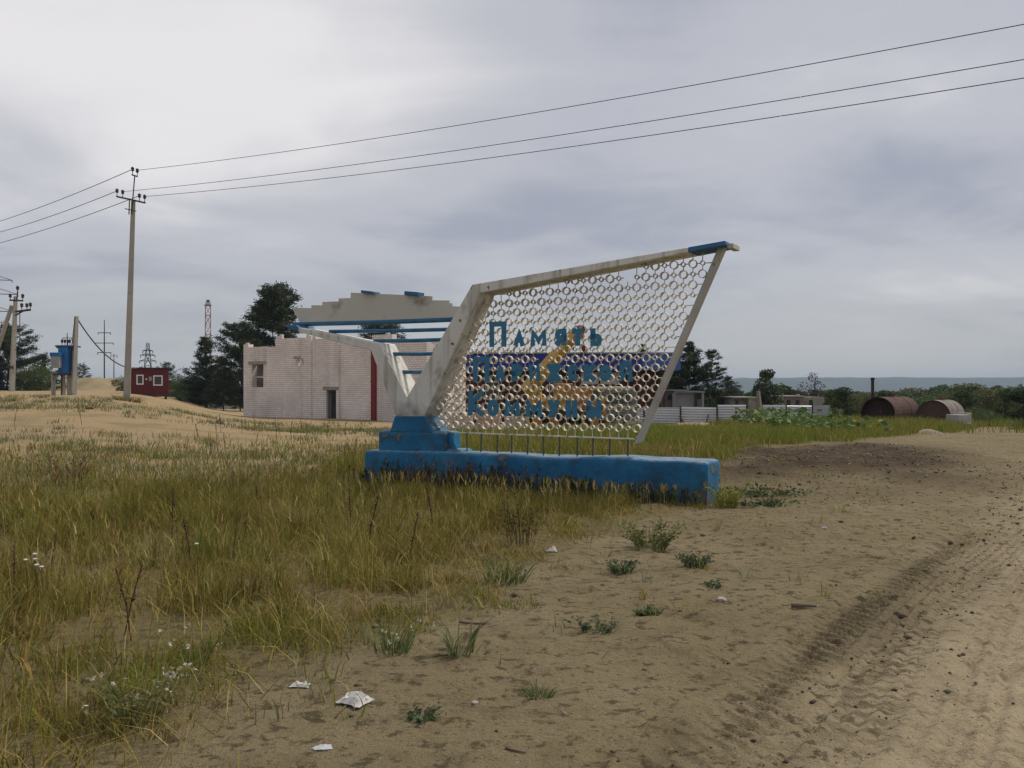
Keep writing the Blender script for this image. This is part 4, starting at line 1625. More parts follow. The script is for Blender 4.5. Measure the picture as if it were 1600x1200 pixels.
def crane():
    Y = 39.0
    yel = mat('crane_yellow', (.56, .34, .035), (.46, .25, .03), .5, 2, c3=(.18, .07, .02), thr=(.6, .75))
    ora = mat('crane_orange', (.44, .20, .035), (.34, .14, .03), .5, 2)
    drk = mat('crane_chassis', (.03, .028, .028), (.05, .04, .035), .7, 3)
    redm = mat('crane_hook_red', (.16, .02, .025), None, .5)
    gls = MATS['window_dark_glass']
    tyre = MATS['tyre_rubber']
    zb = gz(PX(880, Y), Y)
    T = thing('truck_crane', 'yellow truck crane with raised boom and red hook behind the lattice', 'crane', (PX(872, Y), Y, zb), math.radians(20))
    MB().bx(-1.7, 1.55, -.75, .75, .55, .85).build('chassis', drk, T, bevel=.02)
    cab = [(1.0, .6), (1.0, 1.75), (1.35, 1.78), (1.68, 1.2), (1.74, .6)]
    n = len(cab)
    mb = MB()
    mb.add([(x, -.8, z) for x, z in cab] + [(x, .8, z) for x, z in cab], [tuple(range(n)), tuple(range(2 * n - 1, n - 1, -1))] + [(i, (i + 1) % n, n + (i + 1) % n, n + i) for i in range(n)])
    c = mb.build('cab', ora, T, bevel=.04)
    MB().bx(1.08, 1.42, -.815, -.803, 1.22, 1.62).build('window', gls, c)
    MB().bx(1.42, 1.55, -.815, -.803, .72, 1.1).build('door_step', drk, c)
    MB().bx(-.45, .35, -.7, .7, .86, 1.35).build('turntable', yel, T, bevel=.03)
    MB().bx(-.35, .25, -.95, -.3, 1.36, 1.9).build('operator_cabin', ora, T, bevel=.03)
    for x in (-1.25, -.55, 1.2):
        for s in (-1, 1):
            w = MB().tube([(x, s * .5, .40), (x, s * .82, .40)], .40, 14).build('wheel', tyre, T)
            MB().tube([(x, s * .80, .40), (x, s * .84, .40)], .20, 10).build('rim', ora, w)
    for x in (-1.6, .7):
        for s in (-1, 1):
            MB().square_tube((x, s * .7, .7), (x, s * 1.05, .05), .09).build('outrigger', yel, T)
    R = Matrix.Rotation(-math.radians(20), 4, 'Z')
    L_ = lambda px, py, dy: R @ (P(px, py, Y + dy) - T.location)
    b0, b1, b2 = L_(822, 612, 0), L_(866, 560, -.4), L_(905, 517, -.8)
    MB().square_tube(b0, b1, .46, .42).build('boom', yel, T, bevel=.01)
    MB().square_tube(b1 - (b1 - b0) * .06, b2, .35, .32).build('boom_extension', yel, T, bevel=.01)
    MB().tube([b2 + Vector((0, -.2, .05)), b2 + Vector((0, .2, .05))], .17, 10).build('boom_head', redm, T)
    MB().square_tube(b2, b2 + Vector((.16, 0, -.28)), .15).build('head_bracket', redm, T)
    hk = L_(911, 546, -.85)
    MB().tube([b2 + Vector((.17, 0, 0)), hk + Vector((0, 0, .2))], .018, 5).build('cable', drk, T)
    MB().bx(hk.x - .09, hk.x + .09, hk.y - .06, hk.y + .06, hk.z - .18, hk.z + .2).build('hook_block', redm, T, bevel=.02)
    MB().tube([L_(838, 622, 0), L_(858, 572, -.3)], .07, 8).build('ram', drk, T)
    MB().tube([L_(838, 632, .1), L_(834, 600, 0)], .28, 6).build('boom_pivot', yel, T)


crane()


def brick_stacks():
    pk = mat('block_pink', (.52, .36, .27), (.44, .30, .22), .85, 5, .003, 60)
    pk2 = mat('block_pale', (.55, .46, .38), (.48, .40, .33), .85, 5, .003, 60)
    wood = mat('pallet_wood', (.22, .15, .09), (.17, .115, .07), .85, 6)
    Y = 37.5
    labs = ['leftmost stack of pink building blocks on a pallet behind the lattice', 'middle stack of pink building blocks on a pallet behind the lattice', 'rightmost stack of pale building blocks on a pallet behind the lattice']
    for i, (px, rows, m) in enumerate(((722, 5, pk2), (763, 6, pk), (806, 4, pk2))):
        x = PX(px, Y)
        T = thing('block_stack', labs[i], 'block stack', (x, Y + .3 * i, gz(x, Y) - .02), random.uniform(-.15, .15), 'stacks of building blocks')
        MB().bx(-.45, .45, -.4, .4, 0, .12).build('pallet', wood, T)
        me = {}
        for r in range(rows):
            for c in range(3):
                bw = .28
                o = MB().bx(-bw / 2, bw / 2, -.38, .38, 0, .125).build('block', m, T)
                o.location = (-.29 + c * .29 + random.uniform(-.01, .01), random.uniform(-.03, .03), .125 + r * .13)


brick_stacks()


# ------------------------------------------------------------------ corrugated fence, shed, ruins, tanks on the right
def corrugated(u0, u1, z0, z1, period, amp, th=.012):
    """panel in local frame: x along, y normal, z up, waves run with height"""
    n = max(4, int((z1 - z0) / period * 6))
    vs, fs = [], []
    for i in range(n + 1):
        z = z0 + (z1 - z0) * i / n
        y = amp * math.sin(2 * math.pi * (z - z0) / period)
        vs += [(u0, y, z), (u1, y, z), (u0, y + th, z), (u1, y + th, z)]
    for i in range(n):
        a, b = i * 4, i * 4 + 4
        fs += [(a, a + 1, b + 1, b), (a + 3, a + 2, b + 2, b + 3)]
    mb = MB()
    mb.add(vs, fs)
    return mb


def fence(label, pts, m, plain=(), props=()):
    """pts: (px, py_top, py_bottom, Y) of the posts"""
    postm = mat('fence_post_dark', (.05, .045, .04), None, .8)
    a = P(pts[0][0], 620, pts[0][3])
    T = thing('metal_fence', label, 'fence', (a.x, a.y, 0))
    for i in range(len(pts) - 1):
        p, q = P(pts[i][0], pts[i][2], pts[i][3]), P(pts[i + 1][0], pts[i + 1][2], pts[i + 1][3])
        dx = Vector((q.x - p.x, q.y - p.y, 0))
        ln = dx.length
        t0 = EYE + (HY - pts[i][1]) / F * pts[i][3]
        h = t0 - p.z
        mb = corrugated(.02, ln - .02, 0, h, .135, .028) if i not in plain else MB().bx(.02, ln - .02, 0, .02, 0, h)
        o = mb.build('panel', m if i not in plain else mat('sheet_plain_grey', (.36, .38, .41), (.30, .31, .33), .55, 1.5), T)
        o.location = (p.x - a.x, p.y - a.y, p.z)
        o.rotation_euler = (0, random.uniform(-.012, .012), math.atan2(dx.y, dx.x))
    for k, (px, yt, yb, Y) in enumerate(pts):
        p, q = P(px, yb + 1.5, Y), P(px, yt - 1, Y)
        MB().square_tube((p.x - a.x, p.y - a.y - .06, p.z), (q.x - a.x, q.y - a.y - .06, q.z), .06).build('post', postm, T)
    for (px0, py0, px1, py1, Y, m2, w) in props:
        p, q = P(px0, py0, Y - .35), P(px1, py1, Y - .1)
        MB().square_tube((p.x - a.x, p.y - a.y, p.z), (q.x - a.x, q.y - a.y, q.z), w).build('prop', m2, T)


corr = mat('corrugated_pale_metal', (.64, .65, .67), (.57, .58, .60), .45, 1.2, c3=(.30, .27, .25), thr=(.64, .8), metal=.15)
dwood = mat('dark_prop_wood', (.08, .06, .045), None, .8)
pwood = mat('pale_prop_wood', (.46, .43, .37), None, .8)
fence('pale corrugated metal fence of ribbed panels between the slanted bar and the sand heap', [(948, 637, 664, 53), (1006, 636, 663, 52.5), (1063, 635.5, 661, 52), (1120, 632.5, 662, 51.5), (1166.5, 634.5, 657.5, 51)], corr,
      props=((1103, 664, 1107, 648, 51.5, dwood, .06), (1126, 663, 1120.5, 650, 51.5, dwood, .07), (1068, 660, 1062, 650, 52, dwood, .07)))
fence('grey corrugated metal fence with a leaning pale plank behind the green bank', [(1190, 632.5, 656, 57), (1228, 633, 656, 57), (1269, 633.5, 656, 57.2), (1298, 634, 653, 57.5)], corr, plain=(2,),
      props=((1264.5, 653, 1248, 635.5, 57, pwood, .12), (1222, 652, 1215, 643, 57, pwood, .08)))


def small_posts():
    grey = mat('weathered_wood', (.27, .24, .20), (.21, .19, .16), .85, 4)
    for name, label, a, b, Y, w in (('wooden_post', 'leaning grey wooden post in the gap between the two metal fences', (1191, 655), (1184.5, 611), 56, .17),
                                    ('wooden_post', 'short pale post leaning in the fence gap beside the sand heap', (1178, 656), (1177, 640), 55.5, .14),
                                    ('wooden_post', 'thin dark post at the corner of the long low ruin', (1222, 640), (1222, 615), 68, .12),
                                    ('chimney_pipe', 'black upright pipe standing among the trees behind the rusty tank', (1363.5, 640), (1363.5, 593.5), 51, .14)):
        p, q = P(*a, Y), P(*b, Y)
        mb = MB()
        if name == 'chimney_pipe':
            mb.tube([(0, 0, -1), (0, 0, q.z - p.z)], w * .6, 10)
            mb.tube([(0, 0, q.z - p.z), (0, 0, q.z - p.z + .12)], w * .75, 10)
            m = MATS['crane_chassis']
        else:
            mb.square_tube((0, 0, -.3), tuple(q - p), w)
            m = grey
        o = mb.build(name, m, None, loc=p)
        tag(o, label, 'post' if name == 'wooden_post' else 'pipe')


small_posts()


def shed():
    Y = 60.0
    gm = mat('shed_grey', (.22, .215, .21), (.17, .165, .16), .8, 1.5)
    gl = mat('shed_door_grey', (.30, .30, .31), (.26, .26, .27), .7, 2)
    dk = MATS['shop_dark']
    x0 = PX(1034, Y)
    T = thing('shed', 'low grey shed with a wide door under the pines behind the corrugated fence', 'shed', (x0, Y, 0))
    X = lambda px: PX(px, Y) - x0
    Z = lambda py: EYE + (HY - py) / F * Y
    MB().bx(X(1030), X(1097), .05, 3.2, -1.0, Z(611)).build('wall', gm, T)
    MB().bx(X(1028), X(1075), -.15, 3.3, Z(611), Z(609)).build('roof', gl, T)
    MB().bx(X(1052), X(1100), -.35, 3.3, Z(611.5) - .07, Z(611.5) - .001).build('roof', gl, T)
    MB().bx(X(1056), X(1084), -.03, .048, -.8, Z(613.5)).build('door', gl, T)
    for px in (1051, 1054, 1086.5, 1097):
        MB().bx(X(px) - .06, X(px) + .06, -.30, -.18, -1.0, Z(611.6) - .07).build('post', gl if px != 1086.5 else dk, T)
    MB().bx(X(1043), X(1048.5), -.02, .045, Z(625), Z(617)).build('window', dk, T)
    MB().bx(X(1089), X(1095), -.02, .045, Z(623), Z(616)).build('window', dk, T)


shed()


def ruins():
    pale = mat('ruin_pale_wall', (.36, .335, .29), (.26, .235, .20), .85, 1.2, c3=(.15, .12, .09), thr=(.55, .7))
    brick = mat('ruin_red_brick', (.24, .11, .075), (.30, .19, .13), .85, 5)
    brown = mat('ruin_brown_wall', (.20, .15, .125), (.25, .21, .18), .85, 2)
    rf = mat('ruin_white_roof', (.42, .41, .39), (.30, .29, .27), .7, 2)
    Y = 64.0
    x0 = PX(1143, Y)
    T = thing('small_house', 'pale broken house corner with red brick edge behind the fence end', 'house', (x0, Y, 0))
    X = lambda px: PX(px, Y) - x0
    Z = lambda py: EYE + (HY - py) / F * Y
    MB().bx(0, X(1166), 0, 3, -1.2, Z(622.5)).build('wall', pale, T)
    MB().bx(X(1166) + .003, X(1177), -.6, 3, -1.2, Z(622)).build('wall', pale, T)
    MB().bx(X(1177) + .003, X(1180.5), -.6, .2, -1.2, Z(622)).build('corner', brick, T)
    MB().bx(-.1, X(1181), -.7, 3.1, Z(622) + .002, Z(622) + .09).build('roof', rf, T)
    MB().bx(X(1149), X(1154), -.03, .1, Z(634), Z(626)).build('window', MATS['window_dark_glass'], T)
    Y = 72.0
    x0 = PX(1222, Y)
    T = thing('small_house', 'long low brown ruin with pale wall top behind the grey fence', 'house', (x0, Y, 0))
    MB().bx(0, PX(1256, Y) - x0, 0, 4, -2, EYE + (HY - 620) / F * Y).build('wall', brown, T)
    MB().bx(PX(1256, Y) - x0 + .003, PX(1290, Y) - x0, .3, 4, -2, EYE + (HY - 620.5) / F * Y).build('wall', pale, T)
    MB().bx(-.1, PX(1257, Y) - x0, -.12, 4.1, EYE + (HY - 620) / F * Y + .002, EYE + (HY - 618.3) / F * Y).build('roof', rf, T)
    for a, b in ((1229, 1235), (1243, 1249), (1266, 1272)):
        MB().bx(PX(a, Y) - x0, PX(b, Y) - x0, -.03 + (.3 if a > 1256 else 0), .1 + (.3 if a > 1256 else 0), EYE + (HY - 634) / F * Y, EYE + (HY - 625) / F * Y).build('window', MATS['shop_dark'], T)
    MB().tube([(PX(1253, Y) - x0, 1, 0), (PX(1253, Y) - x0, 1, EYE + (HY - 616) / F * Y)], .14, 8).build('chimney', rf, T)


ruins()


def tanks():
    rust = mat('tank_rust', (.085, .040, .028), (.060, .032, .024), .85, 1.1, .01, 12, c3=(.17, .095, .065), thr=(.58, .75))
    rust2 = mat('tank_grey_rust', (.22, .20, .17), (.15, .12, .095), .8, 1.0, .01, 12, c3=(.13, .07, .045), thr=(.50, .66))
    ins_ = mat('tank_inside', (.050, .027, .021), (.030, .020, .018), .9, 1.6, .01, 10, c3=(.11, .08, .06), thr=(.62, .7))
    for (label, px0, px1, pyt, pyb, Y, m, ln, yaw) in (('larger rusty brown tank lying on its side, open at the near end', 1343, 1400, 625, 668, 45.0, rust, 4.4, 54),
                                                 ('grey rusty tank lying on its side right of the brown tank', 1436, 1480, 630, 673, 45.5, rust2, 3.0, 54)):
        R = (pyb - pyt) / 2 / F * Y * 1.22
        c = P((px0 + px1) / 2, (pyt + pyb) / 2, Y)
        T = thing('steel_tank', label, 'tank', (c.x, c.y, c.z - R), 0, 'rusty tanks')
        ax = Vector((math.cos(math.radians(yaw)), math.sin(math.radians(yaw)), 0))
        n = 28
        sd = Vector((-ax.y, ax.x, 0))

        def ringpts(r, t):
            return [Vector((0, 0, R)) + ax * t + sd * (r * math.cos(2 * math.pi * k / n)) + Vector((0, 0, r * math.sin(2 * math.pi * k / n))) for k in range(n)]
        mb = MB()
        secs = [(R, 0), (R, ln * .32), (R * 1.02, ln * .325), (R * 1.02, ln * .345), (R, ln * .35), (R, ln * .66), (R * 1.02, ln * .665), (R * 1.02, ln * .685), (R, ln * .69), (R, ln)]
        vs = [v for r, t in secs for v in ringpts(r, t)]
        fs = [(i * n + k, i * n + (k + 1) % n, (i + 1) * n + (k + 1) % n, (i + 1) * n + k) for i in range(len(secs) - 1) for k in range(n)]
        fs.append(tuple((len(secs) - 1) * n + k for k in range(n)))
        mb.add(vs, fs)
        mb.build('shell', m, T)
        mb = MB()
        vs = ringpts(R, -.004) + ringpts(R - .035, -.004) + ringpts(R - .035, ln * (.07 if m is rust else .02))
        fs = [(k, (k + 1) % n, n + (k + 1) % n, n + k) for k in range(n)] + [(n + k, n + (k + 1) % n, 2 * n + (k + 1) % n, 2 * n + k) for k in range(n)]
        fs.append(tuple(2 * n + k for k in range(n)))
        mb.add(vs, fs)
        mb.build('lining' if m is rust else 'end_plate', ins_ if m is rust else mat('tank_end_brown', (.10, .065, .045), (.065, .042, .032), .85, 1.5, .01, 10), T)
        for t in (ln * .5,):
            p = Vector((0, 0, R * 2)) + ax * t
            MB().tube([p + Vector((0, 0, -.05)), p + Vector((0, 0, .14))], .16, 10).build('hatch', m, T)
    pale = mat('block_concrete_pale', (.42, .41, .38), (.34, .325, .29), .85, 2, c3=(.20, .17, .14), thr=(.56, .7))
    Y = 44.0
    a, b = P(1496, 672, Y), P(1523, 645, Y)
    T = thing('concrete_chamber', 'pale broken concrete chamber with a dark slot beside the grey tank', 'concrete block', ((a.x + b.x) / 2, Y, a.z - .1), .3)
    w, h = (b.x - a.x) / 2, b.z - a.z
    MB().bx(-w, w, 0, .9, 0, h * .55).build('base', pale, T, bevel=.03)
    MB().bx(-w * .95, w * .55, .05, .85, h * .55 + .002, h * 1.02).build('upper_block', pale, T, bevel=.03)
    MB().bx(w * .55 + .004, w * 1.05, .1, .8, h * .55 + .002, h * 1.12).build('upper_block', pale, T, bevel=.03)
    MB().bx(-w * .9, w * .2, -.04, .0, h * .36, h * .5).build('slot', MATS['shop_dark'], T)


tanks()


def mound(name, label, px, py, Y, rx, ry, h, m, seed, cat):
    c = P(px, py, Y)
    n, k = 36, 12
    vs, fs = [], []
    for j in range(k + 1):
        t = j / k
        for i in range(n):
            a = 2 * math.pi * i / n
            rr = t * (1 + .18 * math.sin(a * 2 + seed) + .1 * math.sin(a * 5 + seed * 2))
            x, y = rx * rr * math.cos(a), ry * rr * math.sin(a)
            z = h * (math.cos(min(1, t) * math.pi) * .5 + .5) * (1 + .35 * float(fbm([x], [y], 1.3, 3, seed)[0])) - .25 * t * t + .04 * float(fbm([x], [y], 4, 2, seed)[0])
            vs.append((x, y, z))
    fs = [(j * n + i, j * n + (i + 1) % n, (j + 1) * n + (i + 1) % n, (j + 1) * n + i) for j in range(k) for i in range(n)]
    mb = MB()
    mb.add(vs, fs)
    o = mb.build(name, m, None, smooth=True, loc=(c.x, c.y, c.z))
    return tag(o, label, cat)


sandm = mat('sand_heap', (.44, .33, .20), (.37, .27, .16), .95, 1.5, .02, 14)
sand2 = mat('sand_heap_pale', (.36, .30, .20), (.28, .23, .15), .95, 1.5, .02, 14)
mound('sand_heap', 'heap of yellow sand in the gap at the end of the corrugated fence', 1180, 665, 50, 1.1, .9, .42, sandm, 3, 'sand heap')
mound('sand_heap', 'low strip of sand along the foot of the corrugated fence', 1085, 665, 50.4, 3.4, .8, .16, sandm, 5, 'sand heap')
mound('sand_heap', 'small pale heap of sand in front of the two rusty tanks', 1452, 679, 36, .75, .6, .28, sand2, 8, 'sand heap')
mound('soil_mound', 'grassy sand bank behind the slim concrete post', 152, 607, 98, 8.5, 4.0, 1.05, mat('bank_grassy_sand', (.24, .20, .10), (.33, .25, .14), .95, .6), 4, 'bank')


# ------------------------------------------------------------------ trees
bark = mat('pine_bark', (.10, .062, .042), (.07, .045, .032), .95, 3)
bark2 = mat('grey_bark', (.075, .065, .052), (.05, .045, .038), .95, 3)
needle_m = leafmat('pine_needles', .12, .8)
leaf_m = leafmat('tree_leaves', .22, .7)


def leaf_cards(cent, size, cols, flat=.5, aspect=.5):
    """small leaf or needle faces at the points cent"""
    n = len(cent)
    a = RNG.normal(0, 1, (n, 3))
    a[:, 2] *= flat
    a /= np.linalg.norm(a, axis=1)[:, None] + 1e-9
    b = RNG.normal(0, 1, (n, 3))
    b -= (b * a).sum(1)[:, None] * a
    b /= np.linalg.norm(b, axis=1)[:, None] + 1e-9
    s = size * RNG.uniform(.6, 1.4, n)
    u, v = a * (s / 2)[:, None], b * (s * aspect / 2)[:, None]
    V = np.stack([cent - u, cent + v * .9, cent + u, cent - v * .9], 1).reshape(-1, 3)
    o = (np.arange(n) * 4)[:, None]
    return V, o + np.array([[0, 1, 2, 3]]), np.repeat(cols, 4, axis=0)


def pine_meshes(h, rad, clear, seed, dens=1.0, loose=0.0, profile='cone'):
    rg = random.Random(seed)
    tr = MB()
    bend = [Vector((0, 0, -.4))]
    k = 7
    for i in range(1, k + 1):
        bend.append(Vector((rg.uniform(-.02, .02) * h, rg.uniform(-.02, .02) * h, h * .97 * i / k)))
    tr.tube(bend, [max(.015 * h * (1 - .9 * i / k), .02) for i in range(k + 1)], 7)
    pts, wts = [], []
    z = clear * h
    limb = MB()
    while z < h * .98:
        t = (z - clear * h) / (h * (1 - clear))
        pr = (1 - t) ** .8 if profile == 'cone' else math.sqrt(max(0, 1 - (2 * t - .75) ** 2 / 1.6)) * (1 if t > .1 else .75)
        nb_ = rg.randint(4, 6)
        a0 = rg.uniform(0, 6.28)
        for q in range(nb_):
            if rg.random() < .10 + .25 * loose:
                continue
            an = a0 + 6.28 * q / nb_ + rg.uniform(-.4, .4)
            ln = max(.25, rad * pr * rg.uniform(.55, 1.2))
            up = rg.uniform(-.05, .55) + .7 * t
            st = Vector((0, 0, z))
            en = st + Vector((math.cos(an) * ln, math.sin(an) * ln, ln * up * .7))
            limb.tube([st, st.lerp(en, .55) + Vector((0, 0, -.04 * ln)), en], [.012 * h * .3, .006 * h * .4, .004 * h * .3], 4, cap=False)
            m = max(3, int(ln * 6.0 * dens))
            for w in range(m):
                f = rg.uniform(.28, 1.05)
                p = st.lerp(en, f) + Vector((rg.gauss(0, .10), rg.gauss(0, .10), rg.gauss(0, .07))) * ln * .6
                pts.append(p)
        z += h * rg.uniform(.035, .06) * (1 + .4 * loose)
    pts = np.array([tuple(p) for p in pts])
    per = int(30 * dens)
    rr = .023 * h if loose < .4 else .019 * h
    cl = pts[:, None, :] + RNG.normal(0, 1, (len(pts), per, 3)) * np.array([rr, rr, rr * .55])
    cl = cl.reshape(-1, 3)
    base = palette(len(pts), [(.030, .046, .020), (.044, .062, .026), (.064, .080, .034)], jit=.2)
    V, Fc, T = leaf_cards(cl, .026 * h * np.ones(len(cl)), np.repeat(base, per, 0) * RNG.uniform(.75, 1.3, (len(cl), 1)), .7, .32)
    me = npmesh('crown', V, Fc, T, needle_m)
    tm = tr.mesh('trunk')
    tm.materials.append(bark)
    lm = limb.mesh('limbs')
    lm.materials.append(bark)
    return tm, lm, me


def pine(label, px, py_top, py_base, Y, rad_px, clear, seed, dens=1.0, loose=0.0, profile='cone', group='pines'):
    x = PX(px, Y)
    z0 = EYE + (HY - py_base) / F * Y
    h = (py_base - py_top) / F * Y
    tm, lm, me = pine_meshes(h, rad_px / F * Y, clear, seed, dens, loose, profile)
    T = thing('pine_tree', label, 'tree', (x, Y, z0), random.uniform(0, 6), group)
    link('trunk', tm, T)
    link('limbs', lm, T)
    link('crown', me, T)
    return T


def leafy_meshes(h, rad, seed, cols, lobes=15, n=3600, leaf=.045, clear=.02, shape=(1, 1, .8)):
    rg = random.Random(seed)
    tr = MB()
    tr.tube([(0, 0, -.4), (rg.uniform(-.03, .03) * h, 0, h * .35), (0, rg.uniform(-.04, .04) * h, h * .8)], [.022 * h, .016 * h, .006 * h], 7)
    C, R = [], []
    for i in range(lobes):
        t = rg.uniform(clear + .05, .86)
        an = rg.uniform(0, 6.28)
        pr = math.sin(math.pi * min(1, (t - clear) / (1 - clear) * .82 + .16)) * rad * rg.uniform(.2, .8)
        c = (math.cos(an) * pr, math.sin(an) * pr, t * h)
        C.append(c)
        R.append(rad * rg.uniform(.28, .50))
        tr.tube([(0, 0, max(.1, t - .25) * h), (c[0] * .5, c[1] * .5, (t - .08) * h), c], [.010 * h, .006 * h, .003 * h], 4, cap=False)
    C, R = np.array(C), np.array(R)
    i = RNG.integers(0, lobes, n)
    d = RNG.normal(0, 1, (n, 3))
    d /= np.linalg.norm(d, axis=1)[:, None]
    r = RNG.uniform(.45, 1.12, n) ** .6
    cen = C[i] + d * (R[i] * r)[:, None] * np.array(shape)
    base = palette(lobes, cols, jit=.14)
    V, Fc, T = leaf_cards(cen, leaf * h * np.ones(n), base[i] * RNG.uniform(.7, 1.35, (n, 1)), 1.0, .75)
    me = npmesh('crown', V, Fc, T, leaf_m)
    tm = tr.mesh('trunk')
    tm.materials.append(bark2)
    return tm, me


def plant_tree(name, label, meshes, loc, group, rz=0, sc=1.0, cat='tree'):
    T = thing(name, label, cat, loc, rz, group)
    T.scale = (sc, sc, sc)
    link('trunk', meshes[0], T)
    link('crown', meshes[1], T)
    return T


def build_trees():
    pine('tall broad pine towering directly behind the white brick building', 428, 455, 648, 84, 47, .12, 1, 1.25, 0, 'dome')
    pine('dark pine between the tall broad pine and the red and white mast', 376, 508, 640, 90, 38, .05, 2, 1.2, 0, 'dome')
    pine('pointed dark pine in front of the red and white mast', 321, 525, 634, 92, 44, .04, 3, 1.3)
    pine('low dark pine between the pointed pine and the brick building wall', 350, 560, 640, 84, 42, .02, 4, 1.2)
    pine('pine seen through the blue crossbars above the brick building', 600, 495, 655, 96, 42, .30, 5, 1.0, .3, 'dome')
    pine('large dark pine behind the far left power pole', 12, 512, 622, 95, 44, .04, 6, 1.25, 0, 'dome')
    pine('small pine left of the blue transformer', 68, 553, 620, 95, 38, .02, 7, 1.2)
    pine('round low pine just right of the slim concrete post', 128, 570, 612, 110, 15, .05, 8, 1.0, 0, 'dome')
    pine('small round pine peeking over the right end of the red cabin', 262, 568, 615, 105, 16, .05, 9, 1.0, 0, 'dome')
    pine('open spiky pine right of the slanted bar behind the shed', 1076, 535, 652, 66, 52, .04, 10, 1.5, .1)
    pine('thin sparse pine leaning right at the edge of the pine clump', 1112, 545, 652, 67, 46, .08, 11, 1.25, .45)
    pine('low sparse pine at the right end of the pine clump', 1138, 587, 653, 68, 36, .05, 12, 1.1, .45)
    pine('dark pine partly hidden by the slanted bar', 1048, 552, 650, 68, 46, .03, 13, 1.5, .1)
    pine('wispy pine top showing above the roof band of the shop', 1004, 540, 650, 74, 34, .2, 14, .9, .6)
    green = [(.085, .125, .036), (.115, .150, .046), (.070, .105, .034)]
    olive = [(.145, .150, .052), (.115, .132, .045)]
    darkg = [(.050, .075, .028), (.068, .095, .036)]
    protos = [leafy_meshes(6, 2.6, 20, green), leafy_meshes(6, 3.0, 21, olive, 17), leafy_meshes(6, 2.6, 22, darkg, 15), leafy_meshes(5, 3.4, 23, green, 18, 3800), leafy_meshes(7, 2.4, 24, darkg, 15)]
    plant_tree('leafy_tree', 'lone bushy tree with a split top between the two metal fences', leafy_meshes(2.6, 1.3, 30, darkg, 16, 2800, .06), P(1197, 636, 66), 'leafy trees', 0, 1)
    plant_tree('leafy_tree', 'bare looking greyish tree in front of the blue hills right of the lone bushy tree', leafy_meshes(3.2, 1.3, 31, [(.085, .075, .065), (.07, .065, .055)], 9, 700, .045), P(1274, 640, 78), 'leafy trees', 0, 1)
    # named ones near the tanks, then the belt of trees under the hills
    specs = [
        ('dark bushy tree left of the rusty brown tank', 2, 1322, 646, 58, 604, 1.3), ('spreading tree at the end of the grey fence', 0, 1300, 636, 66, 607, 1.5),
        ('broad dark tree right behind the grey tank', 2, 1500, 648, 62, 609, 1.7), ('round green bush right of the concrete chamber', 3, 1545, 672, 50, 640, 1.2),
        ('tall leafy tree at the right edge of the photo', 0, 1572, 657, 60, 604, 1.2), ('dark tree cut by the right edge above the road end', 4, 1603, 657, 58, 606, 1.8),
        ('low round bush at the right edge beside the road end', 3, 1598, 679, 42, 650, 1.3), ('bright green low bush between the tanks and the round green bush', 3, 1522, 668, 56, 634, 1.3),
        ('wide green bush behind the two rusty tanks', 3, 1440, 650, 60, 616, 1.7), ('green bush over the left rusty tank', 0, 1385, 646, 62, 608, 1.5)]
    for lab, k, px, pyb, Y, top, wide in specs:
        p = P(px, pyb, Y)
        sc = (pyb - top) / F * Y / ((6, 6, 6, 5, 7)[k] * .95)
        T = plant_tree('leafy_tree' if 'bush' not in lab else 'bush', lab, protos[k], (p.x, p.y, p.z - .1), 'leafy trees', random.uniform(0, 6), sc, 'tree' if 'bush' not in lab else 'bush')
        T.scale = (sc * wide, sc * wide, sc)
    rg = random.Random(5)
    for i in range(84):
        px = 1110 + (i / 84) * 570 + rg.uniform(-8, 8)
        row = i % 3
        Y = (92, 125, 175)[row] * rg.uniform(.92, 1.1)
        top = (628, 620, 613)[row] + rg.uniform(-5, 4) - (8 if px > 1440 else 0)
        x = PX(px, Y)
        z0 = gz(x, Y)
        zt = EYE + (HY - top) / F * Y
        k = rg.choice((0, 0, 1, 1, 2, 3, 4))
        h0 = (6, 6, 6, 5, 7)[k]
        plant_tree('leafy_tree', 'leafy tree in the dense green tree belt below the blue hills', protos[k], (x, Y, z0), 'trees of the far tree belt', rg.uniform(0, 6), max(.5, (zt - z0) / (h0 * .98))).scale[0] *= 1.35
    for i in range(26):
        px = -40 + i * 14.5 + rg.uniform(-5, 5)
        Y = rg.uniform(120, 165)
        x = PX(px, Y)
        z0 = gz(x, Y)
        top = 598 + rg.uniform(-6, 5)
        zt = EYE + (HY - top) / F * Y
        k = rg.choice((0, 2, 2, 4))
        h0 = (6, 6, 6, 5, 7)[k]
        plant_tree('leafy_tree', 'low dark tree in the row along the sandy skyline at the left', protos[k], (x, Y, z0 - .3), 'trees along the left skyline', rg.uniform(0, 6), max(.25, (zt - z0 + .3) / h0))
    for lab, px, pyb, Y, wpx in (('grassy bush row left end behind the transformer', 60, 612, 92, 60), ('low green bush left of the red cabin', 192, 610, 90, 34), ('low green bush right of the red cabin', 285, 613, 96, 40)):
        p = P(px, pyb, Y)
        plant_tree('bush', lab, protos[3], (p.x, p.y, p.z - .3), 'bushes', rg.uniform(0, 6), wpx / F * Y / 5.8, 'bush')


build_trees()


# ------------------------------------------------------------------ grass, weeds, litter
grass_m = leafmat('grass_blades', .30, .75)


def scatter(n, x0, x1, y0, y1):
    return RNG.uniform(x0, x1, n), RNG.uniform(y0, y1, n)


OLIVE = [(.240, .212, .032), (.192, .182, .027), (.28, .24, .046), (.145, .140, .022), (.17, .12, .035)]
STRAW = [(.33, .255, .070), (.27, .21, .055), (.39, .31, .11), (.20, .145, .040)]
FRESH = [(.145, .195, .026), (.190, .230, .033), (.245, .245, .042)]
REDBR = [(.115, .050, .028), (.15, .075, .040), (.09, .045, .03)]
GREYG = [(.19, .20, .10), (.22, .225, .12), (.16, .18, .075)]


